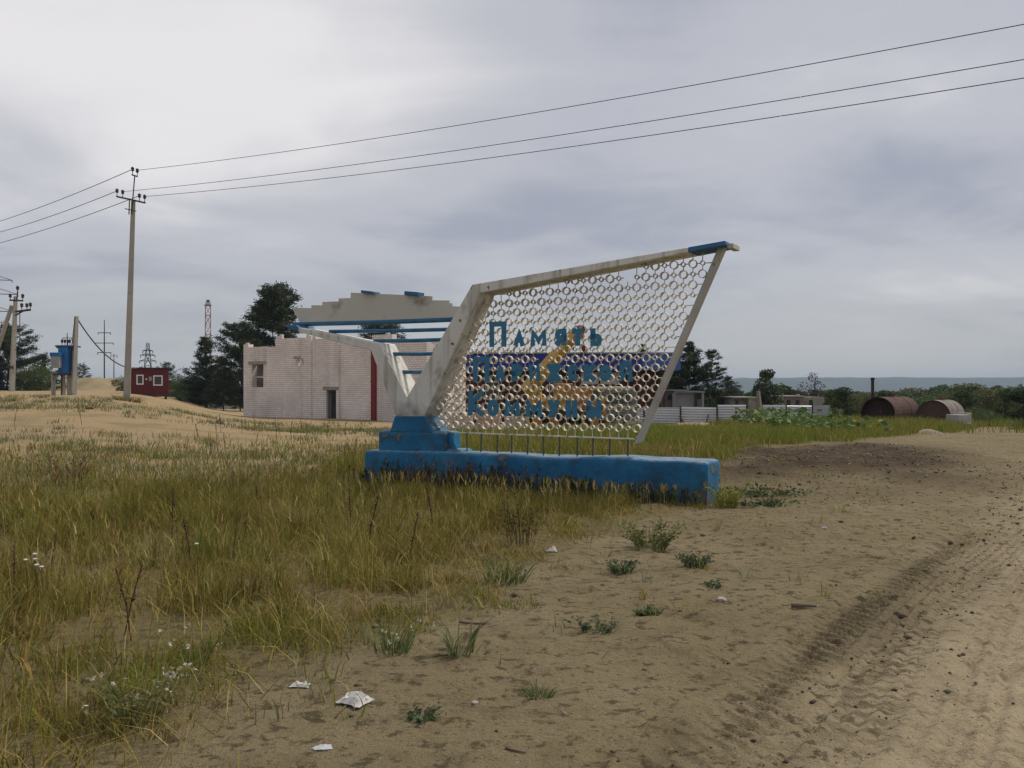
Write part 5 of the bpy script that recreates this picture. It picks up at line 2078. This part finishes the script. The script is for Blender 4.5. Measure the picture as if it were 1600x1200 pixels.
def in_base(x, y, m=.06):
    dx, dy = x - O.x, y - O.y
    s = dx * DV.x + dy * DV.y
    t = dx * NB.x + dy * NB.y
    return (s > -m) & (s < 5.85 + m) & (t > -m) & (t < .60 + m)


def base_front(x, y):
    """distance in front of the base wall, valid along it"""
    dx, dy = x - O.x, y - O.y
    return dx * DV.x + dy * DV.y, -(dx * NB.x + dy * NB.y)


def tall_grass():
    parts = []
    for (y0, y1, dens) in ((3.2, 6, 2500), (6, 9, 2300), (9, 13, 1800), (13, 17, 1300), (17, 24, 650)):
        x0, x1 = -(.60 * y1 + 1.2), 4.0
        n = int(dens * (x1 - x0) * (y1 - y0))
        x, y = scatter(n, x0, x1, y0, y1)
        e = grass_edge(y) + .5 * fbm(x, y, .8, 3, 21)
        d = e - x                                        # metres inside the grass
        clump = fbm(x, y, 1.5, 3, 101)
        clump2 = fbm(x, y, 4.5, 2, 102)
        sandy = sm(-4.5, 2.0, y - (17.5 + 3 * fbm(x, y, .18, 3, 31)))
        pr = sm(-.15, .75, d + .5 * clump) * (.34 + 1.0 * clump + .9 * clump2) * (1 - .93 * sandy)
        s, t = base_front(x, y)
        bare = np.exp(-(((s - 4.1) / 1.0) ** 2 + ((t - .75) / .40) ** 2))
        pr = pr * (1 - .95 * bare)
        keep = (RNG.random(n) < np.clip(pr, 0, 1)) & ~in_base(x, y) & (x > -(.56 * y + 1.0))
        x, y, d, clump = x[keep], y[keep], d[keep], clump[keep]
        n = len(x)
        z = ground_z(x, y) - .01
        tall = sm(.0, 1.8, d) * np.clip(.72 + .9 * clump + .6 * fbm(x, y, 3.2, 2, 182), .12, 1.5)
        h = (.08 + .25 * tall) * RNG.uniform(.35, 1.25, n) * (1 - .35 * sm(12, 18, y))
        s, t = base_front(x, y)
        lim = np.where((s > -.6) & (s < 5.95) & (t > 0), .13 + .085 * t + .10 * RNG.random(n), 9)
        h = np.minimum(h, lim)
        yl = np.clip(.45 + .9 * fbm(x, y, .35, 3, 111) + .35 * sm(8.5, 4.5, y) - .25 * sm(9, 15, y), 0.05, .95)
        pick = RNG.random(n)
        tint = np.where((pick < yl * .78)[:, None], palette(n, STRAW), palette(n, OLIVE))
        tint = np.where((pick > .93 - .55 * sm(.05, .45, fbm(x, y, .55, 3, 113)))[:, None], palette(n, FRESH), tint)
        tint = tint * (1 + .35 * fbm(x, y, 2.2, 3, 114))[:, None]
        w = RNG.uniform(.0035, .008, n) * (1 + .05 * y)
        parts.append(blades(x, y, z, h, w, RNG.uniform(.05, 1.0, n) + .35 * (RNG.random(n) < .2), tint, az=2 * np.pi * fbm(x, y, .8, 2, 181) + RNG.normal(0, 1.9, n)))
    # flattened dry stems
    n = 14000
    x, y = scatter(n, -7, 1.5, 3.3, 14)
    d = grass_edge(y) - x
    k = (d > -.25) & (RNG.random(n) < .8) & ~in_base(x, y)
    x, y = x[k], y[k]
    n = len(x)
    h = RNG.uniform(.25, .6, n)
    parts.append(blades(x, y, ground_z(x, y) + .02, h * .42, RNG.uniform(.004, .008, n), RNG.uniform(1.2, 2.4, n), palette(n, STRAW), curl=.3))
    # seed heads on thin stalks
    n = 6500
    x, y = scatter(n, -11, 3.5, 3.5, 19)
    d = grass_edge(y) - x
    k = (d > .35) & ~in_base(x, y) & (RNG.random(n) < .35 + .6 * sm(-.3, .4, fbm(x, y, .6, 2, 120))) & (x > -(.56 * y + 1))
    x, y = x[k], y[k]
    n = len(x)
    h = RNG.uniform(.32, .62, n)
    s, t = base_front(x, y)
    h = np.where((s > -.6) & (s < 5.95) & (t > 0), np.minimum(h, .22 + .10 * t), h)
    z = ground_z(x, y)
    az = RNG.uniform(0, 6.28, n)
    ln = RNG.uniform(.05, .35, n)
    tn = palette(n, STRAW + [(.42, .34, .14)])
    parts.append(blades(x, y, z, h, .0032 * (1 + .07 * y), ln, tn, az=az))
    for q in range(3):
        f = .80 + .08 * q
        hx, hy = x + np.cos(az) * ln * h * f * f, y + np.sin(az) * ln * h * f * f
        parts.append(blades(hx, hy, z + h * f * .97, RNG.uniform(.05, .09, n), .010 * (1 + .05 * y), RNG.uniform(.2, .9, n), tn * .9))
    V, Fc, T = join_np(parts)
    stuff('tall_grass', V, Fc, T, grass_m, 'tall dry olive and straw coloured grass covering the left foreground up to the sign', 'grass')
    return len(Fc)


def back_grass():
    parts = []
    for (x0, x1, y0, y1, dens) in ((-3.5, 6, 14.0, 24, 520), (-2, 19, 22, 34, 280), (0, 26, 34, 50, 190)):
        n = int(dens * (x1 - x0) * (y1 - y0))
        x, y = scatter(n, x0, x1, y0, y1)
        e = grass_edge(y) + .6 * fbm(x, y, .5, 3, 21)
        d = e - x
        s, t = base_front(x, y)
        cl = fbm(x, y, .9, 3, 131)
        m = np.exp(-(((x - 6.6 - .35 * (y - 20)) / 2.2) ** 2 + ((y - 21) / 4.0) ** 2))
        pr = sm(-.3, 1.2, d + .6 * cl) * (.6 + .8 * cl) * ((t < -.6) | (s > 5.9)) * (1 - np.clip(1.4 * m, 0, 1))
        pr = pr * (1 - .8 * sm(1.0, -3.0, x + 0.0 * y) * sm(20, 24, y))
        pr = pr * np.where(x < 13, sm(44, 38, y), 1)
        k = (RNG.random(n) < pr) & ~in_base(x, y)
        x, y, d = x[k], y[k], d[k]
        n = len(x)
        h = RNG.uniform(.12, .34, n) * (.8 + .5 * sm(0, 3, d)) * (1 + .5 * sm(30, 38, y) * sm(10.5, 12.5, x))
        pick = RNG.random(n) + .5 * fbm(x, y, .3, 2, 133)
        tint = np.where((pick < .24)[:, None], palette(n, STRAW), np.where((pick < .50 - .35 * sm(24, 34, y))[:, None], palette(n, OLIVE), palette(n, FRESH)))
        w = RNG.uniform(.010, .018, n) * (.6 + .03 * y)
        parts.append(blades(x, y, ground_z(x, y) - .01, h, w, RNG.uniform(.1, .7, n), tint))
    # far verges at the road end
    n = 16000
    x, y = scatter(n, 10, 26, 33, 52)
    k = (RNG.random(n) < .35 + 1.2 * fbm(x, y, .3, 3, 135)) & ((y > 35.5 + .25 * np.clip(x - 18, 0, 9)) | (x < 14))
    x, y = x[k], y[k]
    n = len(x)
    parts.append(blades(x, y, ground_z(x, y) - .02, RNG.uniform(.15, .55, n), RNG.uniform(.02, .05, n), RNG.uniform(.1, .6, n), palette(n, FRESH + OLIVE[:2])))
    V, Fc, T = join_np(parts)
    stuff('meadow_grass', V, Fc, T, grass_m, 'short yellow green grass behind the sign up to the metal fences', 'grass')
    return len(Fc)


def sand_tufts():
    parts = []
    m = 5200
    cx_, cy_ = scatter(m, -34, 2, 14, 58)
    pr = (.52 + 1.1 * fbm(cx_, cy_, .16, 3, 141)) * sm(50, 32, cy_) * sm(4.0, .5, cx_ - (-3.0 + .02 * cy_)) + .40 * sm(30, 22, cy_)
    k = (RNG.random(m) < pr) & (cx_ > -.62 * cy_ - 2)
    cx_, cy_ = cx_[k], cy_[k]
    m = len(cx_)
    per = 30
    rr = np.repeat(RNG.uniform(.10, .42, m), per)
    x = np.repeat(cx_, per) + RNG.normal(0, 1, m * per) * rr
    y = np.repeat(cy_, per) + RNG.normal(0, 1, m * per) * rr
    k = ~in_base(x, y)
    ct = np.repeat(palette(m, GREYG + FRESH[:1] + STRAW[:1], jit=.12), per, 0)[k]
    x, y = x[k], y[k]
    n = len(x)
    parts.append(blades(x, y, ground_z(x, y) - .01, RNG.uniform(.06, .22, n), RNG.uniform(.010, .022, n) * (.6 + .02 * y), RNG.uniform(.2, .9, n), ct * RNG.uniform(.8, 1.2, (n, 1))))
    V, Fc, T = join_np(parts)
    stuff('sand_plants', V, Fc, T, grass_m, 'sparse pale green tufts dotting the yellow sand at the left', 'ground plants')


def verge_sprigs():
    """thin scatter of short blades and dead bits on the bare verge"""
    parts = []
    m = 2600
    cx_, cy_ = scatter(m, -2, 8, 3.6, 20)
    d = cx_ - grass_edge(cy_)
    k = (d > -.3) & (d < 3.2) & (RNG.random(m) < np.exp(-np.clip(d, 0, 9) / .75) * .6 * sm(-.5, .5, fbm(cx_, cy_, 1.3, 3, 191)) + .02) & ~in_base(cx_, cy_, .1)
    cx_, cy_ = cx_[k], cy_[k]
    m = len(cx_)
    per = 12
    rr = np.repeat(RNG.uniform(.02, .11, m), per)
    x = np.repeat(cx_, per) + RNG.normal(0, 1, m * per) * rr
    y = np.repeat(cy_, per) + RNG.normal(0, 1, m * per) * rr
    n = len(x)
    ct = np.repeat(palette(m, GREYG + FRESH + STRAW, jit=.15), per, 0)
    parts.append(blades(x, y, ground_z(x, y) - .01, RNG.uniform(.04, .17, n), RNG.uniform(.005, .011, n), RNG.uniform(.2, 1.2, n), ct))
    n = 2200                                              # dead stems lying about
    x, y = scatter(n, -2, 7, 3.6, 18)
    d = x - grass_edge(y)
    k = (d > -.2) & (RNG.random(n) < np.exp(-np.clip(d, 0, 9) / 1.1)) & ~in_base(x, y, .1)
    x, y = x[k], y[k]
    n = len(x)
    h = RNG.uniform(.06, .25, n)
    parts.append(blades(x, y, ground_z(x, y) + .008, h * .12, RNG.uniform(.005, .010, n), RNG.uniform(5, 8, n), palette(n, STRAW + REDBR), curl=.02))
    V, Fc, T = join_np(parts)
    stuff('verge_sprigs', V, Fc, T, grass_m, 'scattered small sprigs and dead stems on the bare dirt beside the grass', 'ground plants')


def base_weeds():
    """dark and reddish weeds crowding against the front of the blue base"""
    parts = []
    m = 420
    s = RNG.uniform(-.1, 5.9, m)
    t = np.abs(RNG.normal(0, .22, m)) + .05
    red = np.exp(-((s - 1.6) / 1.1) ** 2) + .35 * np.exp(-((s - 3.0) / .8) ** 2)
    k = RNG.random(m) < .35 + .65 * np.exp(-((s - 2) / 1.8) ** 2) + .4 * np.exp(-((s - 4.9) / .5) ** 2)
    s, t, red = s[k], t[k], red[k]
    m = len(s)
    x0, y0 = O.x + s * DV.x - t * NB.x, O.y + s * DV.y - t * NB.y
    hh = RNG.uniform(.14, .50, m) * (.55 + .6 * np.exp(-((s - 1.8) / 1.7) ** 2))
    isr = RNG.random(m) < np.clip(red, 0, .8)
    ct = np.where(isr[:, None], palette(m, REDBR + [(.24, .12, .085), (.20, .11, .06)]), palette(m, [(.05, .07, .022), (.08, .095, .03), (.14, .125, .05)]))
    z0 = ground_z(x0, y0)
    az = RNG.uniform(0, 6.28, m)
    ln = RNG.uniform(.05, .3, m)
    parts.append(blades(x0, y0, z0, hh, np.full(m, .010), ln, ct * .8, az=az))
    per = 14
    f = RNG.uniform(.15, 1.0, (m, per))
    x = (x0[:, None] + np.cos(az)[:, None] * (ln * hh)[:, None] * f * f).ravel()
    y = (y0[:, None] + np.sin(az)[:, None] * (ln * hh)[:, None] * f * f).ravel()
    z = (z0[:, None] + hh[:, None] * f * .97).ravel()
    n = m * per
    parts.append(blades(x, y, z, RNG.uniform(.03, .075, n), RNG.uniform(.012, .026, n), RNG.uniform(.5, 1.6, n), np.repeat(ct, per, 0) * RNG.uniform(.7, 1.5, (n, 1)), curl=.25))
    V, Fc, T = join_np(parts)
    stuff('base_weeds', V, Fc, T, grass_m, 'dark and reddish weeds growing against the front of the blue base', 'ground plants')


def broadleaf_patch():
    n = 3000
    x, y = scatter(n, PX(1185, 40), PX(1345, 40), 33, 46)
    k = RNG.random(n) < sm(-.35, .35, fbm(x, y, .45, 2, 151)) * (sm(13.5, 11, x) * .75 + .25)
    x, y = x[k], y[k]
    n = len(x)
    z = ground_z(x, y)
    cen = np.stack([x, y, z + RNG.uniform(.08, .80, n) * (.6 + .5 * sm(36, 44, y))], 1)
    V, Fc, T = leaf_cards(cen, RNG.uniform(.12, .30, n), palette(n, [(.085, .145, .030), (.11, .18, .042), (.15, .21, .075)]), .35, .75)
    stuff('broadleaf_weeds', V, Fc, T, leaf_m, 'big leaved green weeds on the bank before the grey fence', 'ground plants')


def clods():
    n = 24000
    x, y = scatter(n, -1.5, 11, 3.6, 27)
    u = x * .85 - y * .53
    mk = np.exp(-(((x - 6.6 - .35 * (y - 20)) / 2.6) ** 2 + ((y - 21) / 5) ** 2))
    pr = .30 * sm(-.1, .6, fbm(x, y, .8, 3, 161)) + .75 * np.exp(-((u + 1.2) / .45) ** 2) + .5 * np.exp(-((u - .4) / .5) ** 2) + .8 * mk
    k = (x > grass_edge(y) - .2) & (RNG.random(n) < pr) & ~in_base(x, y, .1)
    x, y = x[k], y[k]
    n = len(x)
    r = RNG.gamma(1.6, .0040, n) + .003
    r = np.clip(r * (.7 + .045 * y), .003, .045)
    z = ground_z(x, y) + r * .25
    oc = np.array([(1, 0, 0), (-1, 0, 0), (0, 1, 0), (0, -1, 0), (0, 0, .75), (0, 0, -.75)], float)
    V = np.stack([x, y, z], 1)[:, None, :] + oc[None] * r[:, None, None] * RNG.uniform(.55, 1.35, (n, 6, 1))
    V = V.reshape(-1, 3)
    fc = np.array([(0, 2, 4), (2, 1, 4), (1, 3, 4), (3, 0, 4), (2, 0, 5), (1, 2, 5), (3, 1, 5), (0, 3, 5)])
    Fc = ((np.arange(n) * 6)[:, None, None] + fc[None]).reshape(-1, 3)
    tint = palette(n, [(.17, .13, .085), (.12, .09, .058), (.22, .175, .12), (.085, .065, .045)], jit=.15)
    w = RNG.random(n) < .02
    tint[w] = (.40, .36, .30)
    m = leafmat('soil_clods', 0.0, .95)
    stuff('soil_clods', V, Fc, np.repeat(tint, 6, 0), m, 'small clods and pebbles strewn over the dirt road and verge', 'clods')


NG = (tall_grass(), back_grass())
sand_tufts()
verge_sprigs()
base_weeds()
broadleaf_patch()
clods()


# dry dock stalks: single dark stems standing out of sand and grass
def stalk_mesh(seed, h):
    rg = random.Random(seed)
    mb = MB()
    bx_, by_ = rg.uniform(-.06, .06), rg.uniform(-.06, .06)
    mb.tube([(0, 0, -.05), (bx_ * .4 * h, by_ * .4 * h, h * .5), (bx_ * h * 2, by_ * h * 2, h)], [.008, .007, .004], 5)
    mb2 = MB()
    for i in range(46):
        t = rg.uniform(.48, 1.0)
        a = rg.uniform(0, 6.28)
        c = Vector((bx_ * h * 2 * t * t, by_ * h * 2 * t * t, h * t))
        o = Vector((math.cos(a), math.sin(a), rg.uniform(.2, .9))) * rg.uniform(.015, .042) * (1.25 - .6 * t)
        sd = Vector((-math.sin(a), math.cos(a), 0)) * .009
        mb2.add([c, c + o + sd, c + o * 1.5, c + o - sd], [(0, 1, 2, 3)])
    a, b = mb.mesh('stem'), mb2.mesh('seed_head')
    a.materials.append(mat('dock_stem', (.07, .035, .022), (.10, .05, .03), .9, 9))
    b.materials.append(mat('dock_seed', (.085, .038, .022), (.13, .06, .035), .9, 14))
    return a, b


STALKS = [stalk_mesh(200 + i, .62) for i in range(4)]
spots_sand = [(22, 688), (345, 682), (378, 660), (398, 665), (352, 706), (330, 712), (338, 690), (410, 684), (400, 700), (432, 652), (438, 672), (470, 668), (455, 690), (540, 665), (512, 672), (310, 700), (128, 684), (565, 676)]
spots_grass = [(175, 780), (268, 815), (278, 812), (400, 770), (362, 850), (195, 955), (22, 905), (80, 880), (205, 965), (574, 830), (678, 800), (795, 800), (548, 800), (640, 850), (60, 760), (300, 870)]
for grp, spots, lab in (('sand', spots_sand, 'single dry dark brown dock stalk standing in the sand left of the sign'), ('grass', spots_grass, 'single dry red brown dock stalk standing in the tall foreground grass')):
    for i, (px, pyb) in enumerate(spots):
        if grp == 'sand':
            Y = EYE * F / (pyb - HY + 4)
            Y = min(Y, 32)
        else:
            Y = EYE * F / (pyb - HY + 40)
        x = PX(px, Y)
        if in_base(np.array([x]), np.array([Y]), .15)[0]:
            continue
        T = thing('dock_stalk', lab, 'dry plant', (x, Y, gzf(x, Y)), random.uniform(0, 6), 'dry dock stalks in the ' + grp)
        a, b = STALKS[i % 4]
        sc = random.uniform(.75, 1.2) * (1.15 if grp == 'grass' else .95)
        sc *= .72 if grp == 'grass' else .9
        T.scale = (sc, sc, sc)
        T.rotation_euler = (random.uniform(-.15, .15), random.uniform(-.15, .15), random.uniform(0, 6))
        link('stem', a, T)
        link('seed_head', b, T)['kind'] = 'stuff'


def weed(label, px, py, rad, h, n, cols, wid, lean=(.3, 1.2), name='weed_clump', leaves=0, flowers=None):
    Y = EYE * F / (py - HY)
    x = PX(px, Y)
    z0 = gzf(x, Y)
    a = RNG.uniform(0, 6.28, n)
    r = rad * np.sqrt(RNG.random(n)) * .55
    bx_, by_ = r * np.cos(a), r * np.sin(a)
    hh = h * RNG.uniform(.45, 1.15, n)
    ln = RNG.uniform(*lean, n) * rad / max(h, .05) * 1.0
    az = a + RNG.normal(0, .5, n)
    gzz = ground_z(x + bx_, Y + by_) - z0 - .01
    tint = palette(n, cols, jit=.16)
    parts = [blades(bx_, by_, gzz, hh, RNG.uniform(.6, 1.3, n) * wid, ln, tint, az=az)]
    T = thing(name, label, 'weed', (x, Y, z0))
    V, Fc, Tn = join_np(parts)
    link('blades', npmesh('blades', V, Fc, Tn, grass_m), T)
    if leaves:
        f = RNG.uniform(.35, 1.0, (n, leaves))
        X = (bx_[:, None] + np.cos(az)[:, None] * (ln * hh)[:, None] * f * f).ravel()
        Yy = (by_[:, None] + np.sin(az)[:, None] * (ln * hh)[:, None] * f * f).ravel()
        Z = (gzz[:, None] + hh[:, None] * f * .95).ravel()
        V, Fc, Tn = leaf_cards(np.stack([X, Yy, Z], 1), RNG.uniform(.6, 1.3, len(X)) * wid * 5, np.repeat(palette(n, cols, jit=.2), leaves, 0), .6, .42)
        link('leaves', npmesh('leaves', V, Fc, Tn, leaf_m), T)
    if flowers:
        k = RNG.integers(0, n, flowers)
        X = np.stack([bx_[k] + np.cos(az[k]) * ln[k] * hh[k] * .95, by_[k] + np.sin(az[k]) * ln[k] * hh[k] * .95, gzz[k] + hh[k] * .93], 1)
        X = np.repeat(X, 5, 0) + RNG.normal(0, .008, (flowers * 5, 3))
        V, Fc, Tn = leaf_cards(X, np.full(len(X), .022), palette(len(X), [(.62, .58, .44), (.52, .50, .38)], jit=.08), 1, .7)
        link('flowers', npmesh('flowers', V, Fc, Tn, leaf_m), T)['kind'] = 'stuff'
    return T


LG = [(.12, .16, .05), (.15, .18, .065), (.10, .13, .045)]
YG = [(.17, .19, .06), (.14, .165, .05), (.22, .21, .09)]
GG = [(.10, .13, .065), (.13, .155, .085), (.085, .115, .05)]
weed('bright leafy green weed bush on the bare ground before the base end', 1016, 852, .32, .30, 80, YG, .010, leaves=9)
weed('grey green dome of fine weeds right of the bright leafy bush', 1087, 888, .17, .15, 130, GG, .007, leaves=3)
weed('grey green weed left of the dome of fine weeds', 972, 890, .16, .13, 110, GG, .007, leaves=3)
weed('green clump with long leaves at the grass edge left of the grey green weeds', 790, 905, .28, .24, 90, LG, .012)
weed('small bright green rosette alone on the bare dirt', 1012, 957, .09, .06, 60, LG, .010, leaves=3)
weed('pale green sprig left of the bright green rosette', 932, 985, .17, .10, 70, GG, .008, leaves=2)
weed('tuft of broad drooping striped grass leaves at the grass corner', 715, 1020, .20, .24, 46, [(.17, .20, .08), (.24, .25, .12), (.12, .15, .05)], .014, (.5, 1.6))
weed('leafy clump with pale flower heads at the grass edge', 612, 1020, .18, .22, 60, LG, .009, flowers=8)
weed('bright green grass tuft alone on the lower dirt', 842, 1080, .12, .09, 70, LG, .008)
weed('pale sprawling plant with cream flowers at the bottom left', 215, 1120, .22, .24, 80, YG, .008, leaves=3, flowers=12)
weed('small cream flowered plant beyond the sprawling one', 300, 1040, .16, .20, 50, LG, .007, flowers=7)
weed('low green sprig in front of the crumpled bag', 660, 1118, .10, .05, 60, GG, .007, leaves=2)
weed('thin green shoot right of the lone lower tuft', 1115, 922, .08, .05, 50, GG, .007, leaves=2)
weed('green weed hugging the right end of the base', 1135, 792, .25, .32, 130, FRESH + STRAW[:1], .010, leaves=2)
weed('creeping dark leafed weed on the dirt right of the base', 1200, 775, .42, .10, 90, [(.07, .10, .03), (.10, .13, .045)], .014, (.8, 2), leaves=4)
weed('second creeping weed on the dirt right of the base, nearer', 1190, 790, .30, .08, 70, [(.07, .10, .03), (.10, .13, .045)], .014, (.8, 2), leaves=4)
weed('spiky dry brown bush on the sand edge at the left', 110, 758, .45, .62, 150, REDBR + STRAW[:1] + [(.07, .06, .03)], .008, (.3, 1), 'dry_bush', leaves=2)
weed('dark twiggy weed in the grass before the middle of the base', 815, 850, .30, .55, 46, [(.07, .055, .025), (.10, .085, .03)], .009, (.3, 1.1), 'dry_bush', leaves=4)
weed('weed heap with dry twigs at the foot of the main power pole', 197, 655, .95, .40, 220, STRAW + REDBR + GREYG, .03, (.4, 1.2), 'dry_bush').location = (PX(196, 45), 45.2, gz(PX(196, 45), 45.2) - .05)


# white thistle like flower heads
def flower(px, pyt, label):
    Y = EYE * F / (pyt + 95 - HY)
    x = PX(px, Y)
    z0 = gzf(x, Y)
    h = EYE + (HY - pyt) / F * Y - z0
    T = thing('flower', label, 'flower', (x, Y, z0), 0, 'pale flowers in the grass')
    MB().tube([(0.02, 0, 0), (.01, 0, h * .6), (0, 0, h)], .003, 4).build('stem', mat('flower_stem', (.08, .10, .03), None, .8), T)
    MB().lathe([(.004, -.010), (.013, -.004), (.016, .003), (.007, .009)], 8, (0, 0, h)).build('flower_head', mat('flower_pale', (.62, .60, .55), (.50, .45, .50), .7, 40), T)


for i, (px, py) in enumerate(((54, 866), (55, 874), (57, 883), (65, 886), (40, 875), (307, 850))):
    flower(px, py, 'pale flower head in the small cluster near the left edge' if i < 5 else 'lone pale flower in the grass left of centre')


def litter(label, px, py, w, d, h, m, seed, cat='litter', name='plastic_bag'):
    Y = EYE * F / (py - HY)
    x = PX(px, Y)
    n, k = 14, 10
    vs = []
    for j in range(k):
        for i in range(n):
            u, v = i / (n - 1) - .5, j / (k - 1) - .5
            e = max(0, 1 - (2 * abs(u)) ** 3) * max(0, 1 - (2 * abs(v)) ** 3)
            fz = float(fbm([u * 3], [v * 3], 1.6, 3, seed)[0])
            fx = float(fbm([u * 2], [v * 2], 1.1, 2, seed + 9)[0])
            vs.append((w * (u + .16 * fx), d * (v + .2 * fz), h * (e * (.5 + .9 * fz) + .08)))
    fs = [(j * n + i, j * n + i + 1, (j + 1) * n + i + 1, (j + 1) * n + i) for j in range(k - 1) for i in range(n - 1)]
    mb = MB()
    mb.add(vs, fs)
    o = mb.build(name, m, None, smooth=False, loc=(x, Y, gzf(x, Y) + .004))
    o.rotation_euler = (0, 0, random.uniform(-.6, .6))
    md = o.modifiers.new('thickness', 'SOLIDIFY')
    md.thickness = .002
    return tag(o, label, cat)


bagm = mat('bag_white_plastic', (.55, .54, .52), (.42, .40, .37), .5, 14, c3=(.22, .18, .13), thr=(.58, .70))
greym = mat('bag_grey_plastic', (.40, .41, .42), (.5, .5, .5), .5, 8)
litter('crumpled white plastic bag lying on the dirt at the lower centre', 557, 1096, .155, .14, .05, bagm, 4)
litter('smaller white plastic scrap left of the crumpled bag', 470, 1071, .11, .07, .03, bagm, 7, name='plastic_scrap')
litter('white scrap at the grass edge below the middle of the base', 863, 862, .10, .09, .05, bagm, 9, name='plastic_scrap')
litter('flat grey wrapper in the grass at the lower left', 272, 1062, .14, .08, .025, greym, 12, name='wrapper')
litter('dull grey scrap half buried below the crumpled bag', 505, 1163, .09, .05, .012, greym, 15, name='wrapper')
litter('white fragment on the dirt beside the tyre tracks', 1288, 827, .05, .04, .03, bagm, 17, name='paper_scrap')


def stone(label, px, py, r, m, seed):
    Y = EYE * F / (py - HY)
    x = PX(px, Y)
    bm = bmesh.new()
    bmesh.ops.create_icosphere(bm, subdivisions=2, radius=r)
    rg = random.Random(seed)
    for v in bm.verts:
        v.co *= rg.uniform(.78, 1.18)
        v.co.z *= .62
    me = bpy.data.meshes.new('stone')
    bm.to_mesh(me)
    bm.free()
    me.materials.append(m)
    o = link('stone', me)
    o.location = (x, Y, gzf(x, Y) + r * .2)
    return tag(o, label, 'stone')


stm = mat('stone_pale', (.42, .38, .31), (.32, .28, .22), .9, 12)
std = mat('clod_dark', (.10, .075, .05), (.15, .11, .07), .95, 9)
stone('pale stone on the dirt below the bright leafy weed bush', 1127, 940, .035, stm, 1)
stone('dark clod of earth on the tyre track', 1407, 963, .055, std, 2)
stone('pale pebble at the bottom centre of the dirt', 742, 1097, .018, stm, 3)
stone('brown lump lying on the sand at the left', 140, 674, .14, mat('sand_lump_brown', (.16, .085, .05), (.20, .12, .08), .9, 6), 4)
stone('dark lump on the sand between the dock stalks', 343, 672, .17, std, 5)


def stick(label, px0, py0, px1, py1, r):
    Y0, Y1 = EYE * F / (py0 - HY), EYE * F / (py1 - HY)
    a = Vector((PX(px0, Y0), Y0, 0))
    b = Vector((PX(px1, Y1), Y1, 0))
    pts = []
    for t in (0, .3, .65, 1):
        p = a.lerp(b, t)
        p.z = gzf(p.x, p.y) + r * 1.2
        pts.append(p - a)
    o = MB().tube(pts, [r, r, r * .85, r * .6], 6).build('stick', mat('dry_stick', (.13, .095, .06), (.19, .15, .10), .9, 12), None, smooth=True, loc=a)
    return tag(o, label, 'stick')


stick('dry curved stick lying on the bare dirt right of the rosette weed', 1236, 951, 1276, 953, .018)
stick('thin twig on the dirt at the grass edge above the striped grass tuft', 718, 968, 766, 974, .007)
stick('pale straw stem beside the crumpled bag', 525, 1112, 546, 1097, .005)
stick('short dark twig on the lower dirt right of the bag', 790, 1172, 822, 1180, .006)
print('grass faces', NG, 'tris', sum(len(o.data.polygons) * (2 if len(o.data.polygons) and o.data.polygons[0].loop_total == 4 else 1) for o in S.objects if o.type == 'MESH'))
